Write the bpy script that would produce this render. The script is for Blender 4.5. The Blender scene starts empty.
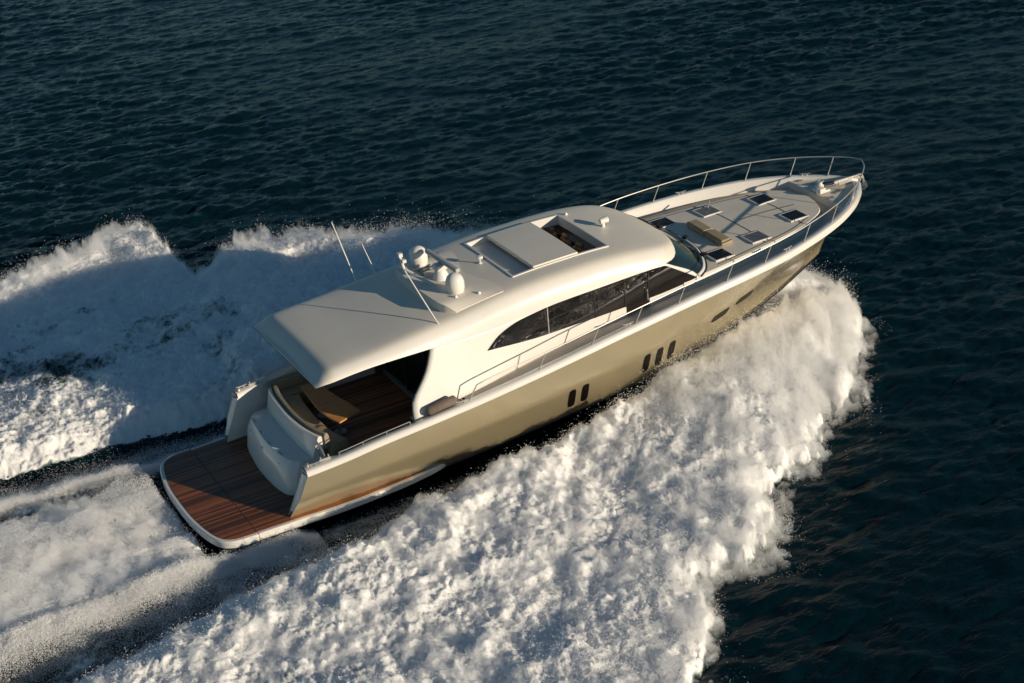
import bpy, bmesh, math, random
import numpy as np
from mathutils import Vector, Matrix

# ------------------------------------------------------------------ camera, sky, sun, exposure
scene = bpy.context.scene
C = scene.collection
cam_d = bpy.data.cameras.new("camera")
cam = bpy.data.objects.new("camera", cam_d)
C.objects.link(cam)
cam_d.sensor_width = 36.0
cam_d.lens = 1765.5 / 1024 * 36.0
cam_d.clip_start = 0.5
cam_d.clip_end = 9000
R_ = Vector((0.87590362, -0.47202846, -0.09990984))
U_ = Vector((0.29320431, 0.35629387, 0.88717863))
F_ = Vector((0.3831763, 0.80637697, -0.45047987))
cam.matrix_world = Matrix(((R_.x, U_.x, -F_.x, -10.15913885), (R_.y, U_.y, -F_.y, -36.51032681),
                           (R_.z, U_.z, -F_.z, 22.16843302), (0, 0, 0, 1)))
scene.camera = cam

SUN_AZ = math.radians(-58.0)
SUN_EL = math.radians(12.8)
world = bpy.data.worlds.new("World")
scene.world = world
world.use_nodes = True
wn = world.node_tree.nodes
sky = wn.new("ShaderNodeTexSky")
sky.sky_type = 'NISHITA'
sky.sun_disc = False
sky.sun_elevation = SUN_EL
sky.sun_rotation = math.pi / 2 - SUN_AZ
sky.air_density = 1.0
sky.dust_density = 0.0
sky.ozone_density = 2.5
bg = wn["Background"]
bg.inputs[1].default_value = 0.058
tint = wn.new("ShaderNodeMixRGB"); tint.blend_type = 'MULTIPLY'; tint.inputs[0].default_value = 1.0
tint.inputs[2].default_value = (.80, 1.02, 1.04, 1)
world.node_tree.links.new(sky.outputs[0], tint.inputs[1])
world.node_tree.links.new(tint.outputs[0], bg.inputs[0])
sun_d = bpy.data.lights.new("sun", 'SUN')
sun_d.energy = 4.7
sun_d.angle = math.radians(0.5)
sun_d.color = (1.0, 0.85, 0.65)
sun = bpy.data.objects.new("sun", sun_d)
C.objects.link(sun)
sdir = Vector((math.cos(SUN_EL) * math.cos(SUN_AZ), math.cos(SUN_EL) * math.sin(SUN_AZ), math.sin(SUN_EL)))
sun.rotation_euler = sdir.to_track_quat('Z', 'Y').to_euler()
scene.view_settings.view_transform = 'Standard'
scene.view_settings.look = 'None'
scene.view_settings.exposure = 0.0
scene.view_settings.gamma = 1.0
scene.view_settings.use_curve_mapping = False

scene.cycles.volume_bounces = 6
scene.cycles.max_bounces = 14
rng = np.random.default_rng(7)
random.seed(7)

# ------------------------------------------------------------------ helpers
def curve(xs, ys):
    """smooth (monotone cubic) interpolation"""
    xs = np.array(xs, float); ys = np.array(ys, float)
    d = np.diff(ys) / np.diff(xs)
    m = np.zeros(len(xs))
    m[0], m[-1] = d[0], d[-1]
    for i in range(1, len(xs) - 1):
        m[i] = 0 if d[i - 1] * d[i] <= 0 else 2 * d[i - 1] * d[i] / (d[i - 1] + d[i])
    def f(x):
        x = np.clip(np.asarray(x, float), xs[0], xs[-1])
        i = np.clip(np.searchsorted(xs, x, side='right') - 1, 0, len(xs) - 2)
        h = xs[i + 1] - xs[i]; t = (x - xs[i]) / h
        return ((2*t**3 - 3*t**2 + 1) * ys[i] + (t**3 - 2*t**2 + t) * h * m[i]
                + (-2*t**3 + 3*t**2) * ys[i + 1] + (t**3 - t**2) * h * m[i + 1])
    return f

def smooth_path(pts, n):
    pts = np.array(pts, float)
    s = np.concatenate([[0], np.cumsum(np.linalg.norm(np.diff(pts, axis=0), axis=1))])
    t = np.linspace(0, s[-1], n)
    return np.stack([curve(s, pts[:, k])(t) for k in range(pts.shape[1])], 1)

def mesh_obj(name, verts, faces, mats, parent=None, smooth=True, angle=40, midx=None, bevel=0, recalc=True):
    me = bpy.data.meshes.new(name)
    me.from_pydata([tuple(map(float, v)) for v in verts], [], [tuple(int(i) for i in f) for f in faces])
    if not isinstance(mats, (list, tuple)): mats = [mats]
    for m in mats: me.materials.append(m)
    if midx is not None:
        me.polygons.foreach_set("material_index", np.array(midx, dtype=np.int32))
    if recalc:
        bm = bmesh.new(); bm.from_mesh(me)
        bmesh.ops.recalc_face_normals(bm, faces=bm.faces)
        bm.to_mesh(me); bm.free()
    o = bpy.data.objects.new(name, me)
    C.objects.link(o)
    if parent is not None: o.parent = parent
    if smooth:
        me.polygons.foreach_set("use_smooth", np.ones(len(me.polygons), dtype=bool))
        me.set_sharp_from_angle(angle=math.radians(angle))
    if bevel:
        b = o.modifiers.new("bevel", 'BEVEL'); b.width = bevel; b.segments = 2; b.limit_method = 'ANGLE'
        b.angle_limit = math.radians(35)
    return o

class MB:
    """collects simple solids into one mesh"""
    def __init__(s): s.v = []; s.f = []; s.m = []
    def add(s, v, f, m=0):
        n = len(s.v); s.v += [tuple(p) for p in v]; s.f += [tuple(i + n for i in q) for q in f]; s.m += [m] * len(f); return s
    def grid(s, G, m=0, closed_u=False, closed_v=False):
        G = np.asarray(G, float); a, b = G.shape[:2]
        f = []
        for i in range(a if closed_u else a - 1):
            for j in range(b if closed_v else b - 1):
                i2 = (i + 1) % a; j2 = (j + 1) % b
                f.append((i*b + j, i2*b + j, i2*b + j2, i*b + j2))
        return s.add(G.reshape(-1, 3), f, m)
    def box(s, c, d, rz=0, m=0, ry=0):
        M = Matrix.Translation(c) @ Matrix.Rotation(rz, 4, 'Z') @ Matrix.Rotation(ry, 4, 'Y')
        v = [M @ Vector((x*d[0]/2, y*d[1]/2, z*d[2]/2)) for x in (-1, 1) for y in (-1, 1) for z in (-1, 1)]
        return s.add(v, [(0,1,3,2),(4,6,7,5),(0,4,5,1),(2,3,7,6),(0,2,6,4),(1,5,7,3)], m)
    def tube(s, pts, r, n=8, m=0, caps=True):
        pts = [Vector(p) for p in pts]; k = len(pts)
        rr = r if isinstance(r, (list, tuple)) else [r] * k
        V = []; prev = None
        for i, p in enumerate(pts):
            t = (pts[min(i+1, k-1)] - pts[max(i-1, 0)]).normalized()
            a = prev if prev is not None else (Vector((0,0,1)) if abs(t.z) < .9 else Vector((1,0,0)))
            b = t.cross(a).normalized(); a = b.cross(t).normalized(); prev = a
            for j in range(n):
                w = 2*math.pi*j/n
                V.append(p + (a*math.cos(w) + b*math.sin(w)) * rr[i])
        f = [(i*n+j, i*n+(j+1)%n, (i+1)*n+(j+1)%n, (i+1)*n+j) for i in range(k-1) for j in range(n)]
        if caps: f += [tuple(range(n-1, -1, -1)), tuple((k-1)*n + j for j in range(n))]
        return s.add(V, f, m)
    def lathe(s, c, prof, n=20, m=0, M=None):
        V = []
        for r, z in prof:
            for j in range(n):
                w = 2*math.pi*j/n
                p = Vector((r*math.cos(w), r*math.sin(w), z))
                if M is not None: p = M @ p
                V.append(p + Vector(c))
        k = len(prof)
        f = [(i*n+j, i*n+(j+1)%n, (i+1)*n+(j+1)%n, (i+1)*n+j) for i in range(k-1) for j in range(n)]
        f += [tuple(range(n-1, -1, -1)), tuple((k-1)*n + j for j in range(n))]
        return s.add(V, f, m)
    def prism(s, outline, z0, z1, m=0, ztop=None, zbot=None):
        """outline: list of (x,y); z may be functions"""
        n = len(outline)
        zt = ztop or (lambda x, y: z1); zb = zbot or (lambda x, y: z0)
        v = [(x, y, zb(x, y)) for x, y in outline] + [(x, y, zt(x, y)) for x, y in outline]
        f = [tuple(range(n-1, -1, -1)), tuple(range(n, 2*n))] + [(i, (i+1)%n, n+(i+1)%n, n+i) for i in range(n)]
        return s.add(v, f, m)
    def build(s, name, mats, parent=None, **k):
        return mesh_obj(name, s.v, s.f, mats, parent, midx=s.m, **k)

def tag(o, label=None, cat=None, group=None, kind=None):
    if label: o["label"] = label
    if cat: o["category"] = cat
    if group: o["group"] = group
    if kind: o["kind"] = kind
    return o

# ------------------------------------------------------------------ materials
def new_mat(name, col=(.8, .8, .8), rough=.5, metal=0.0, coat=0.0, spec=None, ior=None):
    m = bpy.data.materials.new(name); m.use_nodes = True
    b = m.node_tree.nodes["Principled BSDF"]
    b.inputs["Base Color"].default_value = (*col, 1)
    b.inputs["Roughness"].default_value = rough
    b.inputs["Metallic"].default_value = metal
    b.inputs["Coat Weight"].default_value = coat
    b.inputs["Coat Roughness"].default_value = .06
    if ior: b.inputs["IOR"].default_value = ior
    return m, m.node_tree, b

def N(nt, typ, **k):
    n = nt.nodes.new(typ)
    for a, v in k.items():
        if a in n.inputs.keys(): n.inputs[a].default_value = v
        else: setattr(n, a, v)
    return n

def add_variation(m, nt, b, col, amt=.12, scale=1.5, bump=0.0, bscale=40, stretch=(1, 1, 1)):
    tc = N(nt, "ShaderNodeTexCoord"); mp = N(nt, "ShaderNodeMapping"); mp.inputs["Scale"].default_value = stretch
    nt.links.new(tc.outputs["Object"], mp.inputs[0])
    no = N(nt, "ShaderNodeTexNoise", Scale=scale, Detail=6.0, Roughness=.6)
    nt.links.new(mp.outputs[0], no.inputs["Vector"])
    r = N(nt, "ShaderNodeValToRGB")
    r.color_ramp.elements[0].position = .3; r.color_ramp.elements[1].position = .7
    r.color_ramp.elements[0].color = (*[c*(1-amt) for c in col], 1)
    r.color_ramp.elements[1].color = (*[min(1, c*(1+amt*.6)) for c in col], 1)
    nt.links.new(no.outputs["Fac"], r.inputs[0]); nt.links.new(r.outputs[0], b.inputs["Base Color"])
    if bump:
        n2 = N(nt, "ShaderNodeTexNoise", Scale=bscale, Detail=4.0)
        nt.links.new(tc.outputs["Object"], n2.inputs["Vector"])
        bp = N(nt, "ShaderNodeBump", Strength=bump, Distance=.01)
        nt.links.new(n2.outputs["Fac"], bp.inputs["Height"]); nt.links.new(bp.outputs[0], b.inputs["Normal"])
    return m

def simple(name, col, rough=.5, metal=0., coat=0., amt=.08, scale=1.5, bump=0., bscale=40, stretch=(1,1,1)):
    m, nt, b = new_mat(name, col, rough, metal, coat)
    return add_variation(m, nt, b, col, amt, scale, bump, bscale, stretch)

M_white = simple("gelcoat_white", (.78, .75, .70), .28, coat=.5, amt=.04)
M_roof = simple("roof_gelcoat", (.75, .70, .61), .45, coat=.15, amt=.05, scale=.8)
M_deck = simple("nonskid_deck", (.78, .72, .61), .7, amt=.07, scale=2.0, bump=.25, bscale=90)
M_deckw = simple("deck_gelcoat", (.66, .63, .57), .45, amt=.05)
M_walk = simple("side_deck_nonskid", (.62, .54, .45), .7, amt=.08, scale=2.0, bump=.25, bscale=90)
M_black = simple("antifouling", (.012, .012, .012), .3, amt=.3)
M_rub = simple("black_trim", (.02, .02, .02), .45, amt=.2)
M_steel = simple("stainless_steel", (.52, .50, .47), .42, metal=.6, amt=.05)
M_cushion = simple("beige_vinyl", (.30, .25, .18), .6, amt=.1, scale=5, bump=.2, bscale=12)
M_khaki = simple("khaki_cushion", (.36, .29, .18), .75, amt=.12, scale=5, bump=.3, bscale=14)
M_fender = simple("fender_cloth", (.16, .125, .10), .85, amt=.2, scale=9, bump=.4, bscale=60)
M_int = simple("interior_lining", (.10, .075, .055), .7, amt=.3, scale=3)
M_leather = simple("tan_leather", (.42, .22, .10), .5, amt=.35, scale=5, bump=.3, bscale=10)
M_lens = simple("grey_plastic", (.45, .45, .46), .4, amt=.05)

def hull_mat():
    col = (.48, .41, .265)
    m, nt, b = new_mat("champagne_paint", col, .27, .52, 1.0)
    add_variation(m, nt, b, col, .04, .5)
    return m
M_hull = hull_mat()

def glass_mat(name, col, rough=.03, ior=2.5):
    m, nt, b = new_mat(name, col, rough, 0, 0)
    b.inputs["IOR"].default_value = ior
    add_variation(m, nt, b, col, .5, 1.2)
    tc = N(nt, "ShaderNodeTexCoord")
    n2 = N(nt, "ShaderNodeTexNoise", Scale=2.6, Detail=2.0)
    nt.links.new(tc.outputs["Object"], n2.inputs["Vector"])
    bp = N(nt, "ShaderNodeBump", Strength=.10, Distance=.04)
    nt.links.new(n2.outputs["Fac"], bp.inputs["Height"]); nt.links.new(bp.outputs[0], b.inputs["Normal"])
    return m
M_glass = glass_mat("tinted_glass", (.014, .010, .008))
M_port = simple("port_glass", (.004, .0035, .003), .35, amt=.2)
M_port.node_tree.nodes["Principled BSDF"].inputs["Specular IOR Level"].default_value = .2
M_hatch = simple("hatch_acrylic", (.008, .008, .010), .22, amt=.2)
M_hatch.node_tree.nodes["Principled BSDF"].inputs["Specular IOR Level"].default_value = .2
M_hatchg = simple("grey_acrylic", (.14, .145, .15), .25, amt=.2)
M_wind = glass_mat("windscreen_glass", (.010, .022, .028), .04, 1.6)

def teak_mat(name, base, plank=.075, rough=.45, across=False):
    m, nt, b = new_mat(name, base, rough)
    tc = N(nt, "ShaderNodeTexCoord")
    # plank index -> tone
    sep = N(nt, "ShaderNodeSeparateXYZ"); nt.links.new(tc.outputs["Object"], sep.inputs[0])
    dv = N(nt, "ShaderNodeMath", operation='DIVIDE'); dv.inputs[1].default_value = plank
    nt.links.new(sep.outputs["X" if across else "Y"], dv.inputs[0])
    fl = N(nt, "ShaderNodeMath", operation='FLOOR'); nt.links.new(dv.outputs[0], fl.inputs[0])
    wn_ = N(nt, "ShaderNodeTexWhiteNoise", noise_dimensions='1D'); nt.links.new(fl.outputs[0], wn_.inputs["W"])
    mp = N(nt, "ShaderNodeMapping"); mp.inputs["Scale"].default_value = (14, 1.2, 14) if across else (1.2, 14, 14)
    nt.links.new(tc.outputs["Object"], mp.inputs[0])
    no = N(nt, "ShaderNodeTexNoise", Scale=1.6, Detail=5.0, Roughness=.6); nt.links.new(mp.outputs[0], no.inputs["Vector"])
    ad = N(nt, "ShaderNodeMath", operation='ADD'); nt.links.new(wn_.outputs["Value"], ad.inputs[0]); nt.links.new(no.outputs["Fac"], ad.inputs[1])
    r = N(nt, "ShaderNodeValToRGB")
    r.color_ramp.elements[0].position = .35; r.color_ramp.elements[0].color = (*[c*.35 for c in base], 1)
    r.color_ramp.elements[1].position = 1.4; r.color_ramp.elements[1].color = (*[c*1.7 for c in base], 1)
    hm = N(nt, "ShaderNodeMath", operation='MULTIPLY'); hm.inputs[1].default_value = .55
    nt.links.new(ad.outputs[0], hm.inputs[0]); nt.links.new(hm.outputs[0], r.inputs[0])
    r.color_ramp.elements[0].position = .28; r.color_ramp.elements[1].position = .80
    fr = N(nt, "ShaderNodeMath", operation='FRACT'); nt.links.new(dv.outputs[0], fr.inputs[0])
    lt = N(nt, "ShaderNodeMath", operation='LESS_THAN'); lt.inputs[1].default_value = .1; nt.links.new(fr.outputs[0], lt.inputs[0])
    mx = N(nt, "ShaderNodeMixRGB"); mx.inputs[2].default_value = (.012, .009, .007, 1)
    nt.links.new(lt.outputs[0], mx.inputs[0]); nt.links.new(r.outputs[0], mx.inputs[1])
    nt.links.new(mx.outputs[0], b.inputs["Base Color"])
    return m
M_teak = teak_mat("teak_planks", (.21, .066, .020))
M_teak_dark = teak_mat("cockpit_teak", (.26, .11, .05), .075, .5)
M_table = simple("varnished_teak", (.62, .27, .075), .6, coat=0, amt=.35, scale=3, stretch=(1.5, 9, 9))

def sea_mat():
    m, nt, b = new_mat("sea_water", (.001, .0115, .0165), .05, ior=1.33)
    b.inputs["Specular IOR Level"].default_value = .24
    b.inputs["Specular Tint"].default_value = (.30, .9, 1, 1)
    tc = N(nt, "ShaderNodeTexCoord")
    mp = N(nt, "ShaderNodeMapping"); mp.inputs["Rotation"].default_value = (0, 0, math.radians(18)); mp.inputs["Scale"].default_value = (1.0, 2.6, 1)
    nt.links.new(tc.outputs["Object"], mp.inputs[0])
    n1 = N(nt, "ShaderNodeTexNoise", Scale=2.2, Detail=6.0, Roughness=.58, Distortion=.3); nt.links.new(mp.outputs[0], n1.inputs["Vector"])
    n2 = N(nt, "ShaderNodeTexNoise", Scale=7.0, Detail=4.0, Roughness=.55); nt.links.new(mp.outputs[0], n2.inputs["Vector"])
    b1 = N(nt, "ShaderNodeBump", Strength=.40, Distance=.11); nt.links.new(n1.outputs["Fac"], b1.inputs["Height"])
    b2 = N(nt, "ShaderNodeBump", Strength=.40, Distance=.03); nt.links.new(n2.outputs["Fac"], b2.inputs["Height"])
    nt.links.new(b1.outputs[0], b2.inputs["Normal"]); nt.links.new(b2.outputs[0], b.inputs["Normal"])
    return m
M_sea = sea_mat()

def foam_mat():
    m, nt, b = new_mat("white_foam", (.86, .87, .87), .9)
    b.inputs["Subsurface Weight"].default_value = .85
    b.inputs["Subsurface Radius"].default_value = (1, .9, .8)
    b.inputs["Subsurface Scale"].default_value = .08
    b.inputs["Specular IOR Level"].default_value = .15
    tc = N(nt, "ShaderNodeTexCoord")
    n1 = N(nt, "ShaderNodeTexNoise", Scale=5.0, Detail=8.0, Roughness=.7); nt.links.new(tc.outputs["Object"], n1.inputs["Vector"])
    n2 = N(nt, "ShaderNodeTexNoise", Scale=28.0, Detail=5.0, Roughness=.7); nt.links.new(tc.outputs["Object"], n2.inputs["Vector"])
    b1 = N(nt, "ShaderNodeBump", Strength=.5, Distance=.07); nt.links.new(n1.outputs["Fac"], b1.inputs["Height"])
    b2 = N(nt, "ShaderNodeBump", Strength=.6, Distance=.02); nt.links.new(n2.outputs["Fac"], b2.inputs["Height"])
    nt.links.new(b1.outputs[0], b2.inputs["Normal"]); nt.links.new(b2.outputs[0], b.inputs["Normal"])
    # thin foam lets the sea through: mix towards aerated green water where the foam attribute is low
    at = N(nt, "ShaderNodeAttribute", attribute_name="foam")
    ad = N(nt, "ShaderNodeMath", operation='ADD'); nt.links.new(at.outputs["Fac"], ad.inputs[0])
    sb = N(nt, "ShaderNodeMath", operation='MULTIPLY_ADD'); sb.inputs[1].default_value = 1.3; sb.inputs[2].default_value = -.65
    nt.links.new(n1.outputs["Fac"], sb.inputs[0]); nt.links.new(sb.outputs[0], ad.inputs[1])
    r = N(nt, "ShaderNodeValToRGB")
    e = r.color_ramp.elements
    e[0].position = .25; e[0].color = (.006, .020, .024, 1)
    e[1].position = .75; e[1].color = (.90, .90, .89, 1)
    k = e.new(.45); k.color = (.16, .22, .22, 1)
    nt.links.new(ad.outputs[0], r.inputs[0]); nt.links.new(r.outputs[0], b.inputs["Base Color"])
    r2 = N(nt, "ShaderNodeValToRGB"); r2.color_ramp.elements[0].position = .25; r2.color_ramp.elements[1].position = .6
    r2.color_ramp.elements[0].color = (.1, .1, .1, 1); r2.color_ramp.elements[1].color = (.9, .9, .9, 1)
    nt.links.new(ad.outputs[0], r2.inputs[0]); nt.links.new(r2.outputs[0], b.inputs["Roughness"])
    return m
M_foam = foam_mat()
M_drop, _nt, _b = new_mat("spray_white", (.93, .93, .93), .9)
_df = N(_nt, "ShaderNodeBsdfDiffuse", Color=(.94, .94, .94, 1)); _tl = N(_nt, "ShaderNodeBsdfTranslucent", Color=(.94, .94, .94, 1))
_mx = N(_nt, "ShaderNodeMixShader"); _mx.inputs[0].default_value = .42
_nt.links.new(_df.outputs[0], _mx.inputs[1]); _nt.links.new(_tl.outputs[0], _mx.inputs[2])
_nt.links.new(_mx.outputs[0], _nt.nodes["Material Output"].inputs[0])

# ------------------------------------------------------------------ noise
def vnoise_tile(seed, n=256):
    return np.random.default_rng(seed).random((n, n)).astype(np.float32) * 2 - 1
_T = [vnoise_tile(100 + i) for i in range(4)]
def vnoise(x, y, k=0):
    T = _T[k % 4]; n = T.shape[0]
    xi = np.floor(x).astype(int); yi = np.floor(y).astype(int)
    fx = x - xi; fy = y - yi
    fx = fx*fx*fx*(fx*(fx*6-15)+10); fy = fy*fy*fy*(fy*(fy*6-15)+10)
    a = T[xi % n, yi % n]; b = T[(xi+1) % n, yi % n]; c = T[xi % n, (yi+1) % n]; d = T[(xi+1) % n, (yi+1) % n]
    return a*(1-fx)*(1-fy) + b*fx*(1-fy) + c*(1-fx)*fy + d*fx*fy
def fbm(x, y, o=5, k=0, gain=.5, rot=.6):
    s = 0; a = 1.0; t = 0
    c, n = math.cos(rot), math.sin(rot)
    for i in range(o):
        s = s + a * vnoise(x, y, k + i); t += a; a *= gain
        x, y = (x*c - y*n) * 2.03 + 11.7, (x*n + y*c) * 2.03 + 5.3
    return s / t
def billow(x, y, o=5, k=0, gain=.5, rot=.6):
    s = 0; a = 1.0; t = 0
    c, n = math.cos(rot), math.sin(rot)
    for i in range(o):
        s = s + a * (1 - np.abs(vnoise(x, y, k + i)) * 2.2); t += a; a *= gain
        x, y = (x*c - y*n) * 2.03 + 11.7, (x*n + y*c) * 2.03 + 5.3
    return s / t
def sstep(a, b, x):
    t = np.clip((x - a) / (b - a), 0, 1); return t*t*(3 - 2*t)

# ------------------------------------------------------------------ sea surface (two wind-wave spectra, summed)
def ocean(L, n, wind, ang, seed, amp, chop=.9, lmin=.25):
    r = np.random.default_rng(seed)
    k1 = 2*np.pi*np.fft.fftfreq(n, L/n)
    kx, ky = np.meshgrid(k1, k1, indexing='ij'); k = np.hypot(kx, ky); k[0, 0] = 1
    Lw = wind**2/9.81
    d = np.array([math.cos(ang), math.sin(ang)])
    cosf = (kx*d[0] + ky*d[1]) / k
    P = np.exp(-1/(k*Lw)**2)/k**4 * (cosf**4 + .06) * np.exp(-(k*lmin/6.28)**2)
    P[0, 0] = 0
    A = (r.standard_normal((n, n)) + 1j*r.standard_normal((n, n))) * np.sqrt(P)
    h = np.fft.ifft2(A); s = np.std(h.real)
    dx = np.fft.ifft2(A * (-1j)*kx/k).real/s; dy = np.fft.ifft2(A * (-1j)*ky/k).real/s
    return L, n, (h.real/s*amp), dx*amp*chop, dy*amp*chop
def osample(O, x, y):
    L, n, h, dx, dy = O
    u = (x/L*n) % n; v = (y/L*n) % n
    i = np.floor(u).astype(int) % n; j = np.floor(v).astype(int) % n; fu = u - np.floor(u); fv = v - np.floor(v)
    i2 = (i+1) % n; j2 = (j+1) % n
    out = []
    for T in (h, dx, dy):
        out.append(T[i, j]*(1-fu)*(1-fv) + T[i2, j]*fu*(1-fv) + T[i, j2]*(1-fu)*fv + T[i2, j2]*fu*fv)
    return out
WAVE = math.radians(72)
O1 = ocean(47.3, 512, 3.0, WAVE + .1, 3, .018)
O2 = ocean(31.1, 512, 1.55, WAVE, 5, .026, lmin=.18)
O3 = ocean(17.7, 512, 1.0, WAVE - .1, 8, .011, lmin=.12)
def sea_disp(x, y):
    a = osample(O1, x, y); b = osample(O2, x + 9, y - 4); c = osample(O3, x*.97 + y*.24 + 3, y*.97 - x*.24 + 8)
    gust = 1 + .9*fbm(x*.06, y*.10 + 3, 3, 1)
    return a[0]+(b[0]+c[0])*gust, a[1]+(b[1]+c[1])*gust, a[2]+(b[2]+c[2])*gust

# ------------------------------------------------------------------ wake layout (boat runs along +x, its centre line is y = 0)
YI = curve([-30, -14, -5, -2.4, -.6, 1.4, 3.8, 4.8, 6.1, 7.3, 8.9, 10.7, 12.5, 14.0, 15.2, 16.6, 17.6], [7.2, 5.6, 4.75, 4.4, 4.1, 3.75, 3.4, 3.15, 2.9, 2.7, 2.35, 1.75, 1.15, .65, .35, .1, .0])
YOs = curve([-30, -12, 0, 3.5, 4.8, 5.7, 6.4, 7.3, 8.3, 9.0, 10.1, 11, 12.0, 13.3, 15.2, 16.4, 17.1, 17.5], [24, 18.5, 14.6, 13.2, 12.2, 11.0, 9.8, 9.2, 9.1, 8.5, 7.4, 6.9, 6.3, 5.4, 3.9, 2.6, 1.4, .2])
YOp = curve([-30, -12, -2.6, -.6, 1.0, 2.4, 2.75, 3.3, 4.4, 6.4, 7.2, 9.0, 10.0, 11.5, 13.3, 15.2, 16.4, 17.1, 17.5], [24, 19, 16.2, 16.8, 17.2, 17.0, 12.6, 12.6, 13.9, 13.6, 12.6, 11.2, 9.6, 8.0, 6.3, 4.3, 2.8, 1.5, .2])
def flow_uv(x, y):
    """along and across the direction in which the spray is flung"""
    a = np.abs(y); return -.62*x + .78*a, .78*x + .62*a + 40*(y > 0)
def edge_noise(x, y):
    u, v = flow_uv(x, y)
    return .7*fbm(x*1.9 + 7, y*1.9, 4, 2, .6) + .55*fbm(v*2.6, u*.45, 4, 0, .65)
def streak(x, y):
    u, v = flow_uv(x, y)
    return fbm(v*3.6 + .5*vnoise(u*.6, v*.6, 1), u*.75, 5, 2, .68)
def wake_fields(x, y):
    """foam cover, height above the sea and billow strength of the wash"""
    a = np.abs(y); port = y > 0
    w1 = fbm(x*.55, y*.55, 3, 1); w2 = edge_noise(x, y)
    yi = YI(x) + .35*w1*sstep(9, 3, x) + .16*w2
    yo = np.where(port, YOp(x), YOs(x)) + (1.0*w1 + .75*w2) * sstep(17.4, 14, x) 
    t = (a - yi) / np.maximum(yo - yi, .3)
    cover = sstep(-.02, .04, (a - yi)/2.0) * sstep(0, .22, yo - a) * (x < 17.6)
    fwd = sstep(6.5, 12, x)
    # long ridge that the wash rises to, leaning outwards, highest ahead of the shoulders
    H = (1 + .35*port*sstep(0, 4, x)*sstep(14, 10, x)) * np.interp(x, [-30, -10, 0, 4, 8, 11, 14, 16, 17.4], [.25, .45, .6, .7, .8, .95, .85, .5, .1])
    tt = np.clip(t, 0, 1)
    prof_f = np.sin(np.pi * np.clip(tt**.72*.90 + .08, 0, 1))**.75
    prof_a = .22*np.exp(-((tt-.14)/.12)**2) + .80 - .45*tt + .14*np.exp(-((tt-.85)/.12)**2)*port + .35*port*tt
    prof = prof_f*fwd + prof_a*(1-fwd)
    z = H * prof * sstep(0, .35, yo - a) * sstep(-.05, .3 + .6*(1 - fwd), a - yi)
    big = fbm(x*.33 + 3, y*.33, 3, 3)
    z = z * (1 + .45*big*(1 - .5*fwd)) + .16*cover*fbm(x*.75, y*.75 + 4, 4, 0, .6)*(1 - .4*fwd)
    bl = billow(x*.9, y*.9, 6, 0, .56)
    bl2 = billow(x*2.6 + 4, y*2.6, 5, 1, .6)
    amp = (.22 + .14*big) * (1 - .35*fwd)
    z = z + cover * (.6*amp*bl + .09*bl2 + .05*billow(x*6.5, y*6.5, 4, 2, .65))
    z = z + cover*.13*streak(x, y)*(.6 + .4*fwd)
    dens = 1.25 + .35*fwd + .55*fbm(x*.8, y*.8 + 9, 4, 1, .6) - .55*(1-fwd)*np.exp(-((tt-.42)/.24)**2)*sstep(5, -3, x) 
    dens = dens + port*(1 - fwd)*(-.06 + .42*fbm(x*1.5, y*1.5, 5, 1, .65))
    foam = cover * dens
    # thin lace left on the water just outside the wash
    lace = np.exp(-(np.maximum(a - yo, 0)/.9)**2) * (a > yo - .1) * sstep(15.5, 11, x)
    foam = np.maximum(foam, lace*(.16 + .95*fbm(x*1.3 + 4, y*2.6, 5, 3, .68)))
    # churned water and mist straight behind the platform
    aft = sstep(-1.3, -2.15, x)
    wc = np.interp(-x, [1, 2, 6, 14, 30], [2.2, 2.45, 2.7, 3.2, 5])
    st = fbm(x*.22, y*1.5, 5, 2, .62)
    cc = aft * sstep(wc + .25, wc - .5, a + .35*w2)
    z = z + cc * (.16 + .10*st + .10*billow(x*.8, y*1.6, 5, 2, .6) + .25*np.exp(-((x + 6)/3.2)**2))
    foam = np.maximum(foam, cc * (.72 + .75*st + .25*np.exp(-((a)/1.2)**2)))
    # sheets thrown from the platform corners, falling outwards
    cx = sstep(3.4, -.6, x)
    yc = np.interp(-x, [-4, 0, 2, 6, 14], [2.45, 2.6, 2.5, 2.75, 3.4]) + .12*w2
    sheet = cx * np.exp(-((a - yc - .15)/.30)**2) * sstep(.8, -.8, x)
    z = z + sheet * (.06 + .26*sstep(-1.6, -3.0, x) + .10*bl2)
    foam = np.maximum(foam, sheet * (.70 + .5*w2))
    fall = sstep(-.2, -2.0, x) * sstep(yc - .1, yc + .3, a) * sstep(YI(x) - .05, YI(x) - .7, a)
    foam = np.maximum(foam, fall * (.22 + .55*w2))
    trough = sstep(YI(x) + .1, YI(x) - .5, a) * sstep(1.9, 2.6, a + 5*(x < -1)) * sstep(9, 5, x)
    z = z - .16*trough
    foam = np.maximum(foam, trough*(x > -2.5)*(.12 + .75*fbm(x*.8, y*3.5 + 2, 5, 1, .65)))
    return foam, z, sheet, cc, fwd, t, cover

def nonuniform(lo, hi, step, far):
    c = np.arange(lo, hi + step/2, step)
    g = []; s = step; p = 0
    while p < far: s *= 1.35; p += s; g.append(p)
    g = np.array(g)
    return np.concatenate([lo - g[::-1], c, hi + g])

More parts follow.
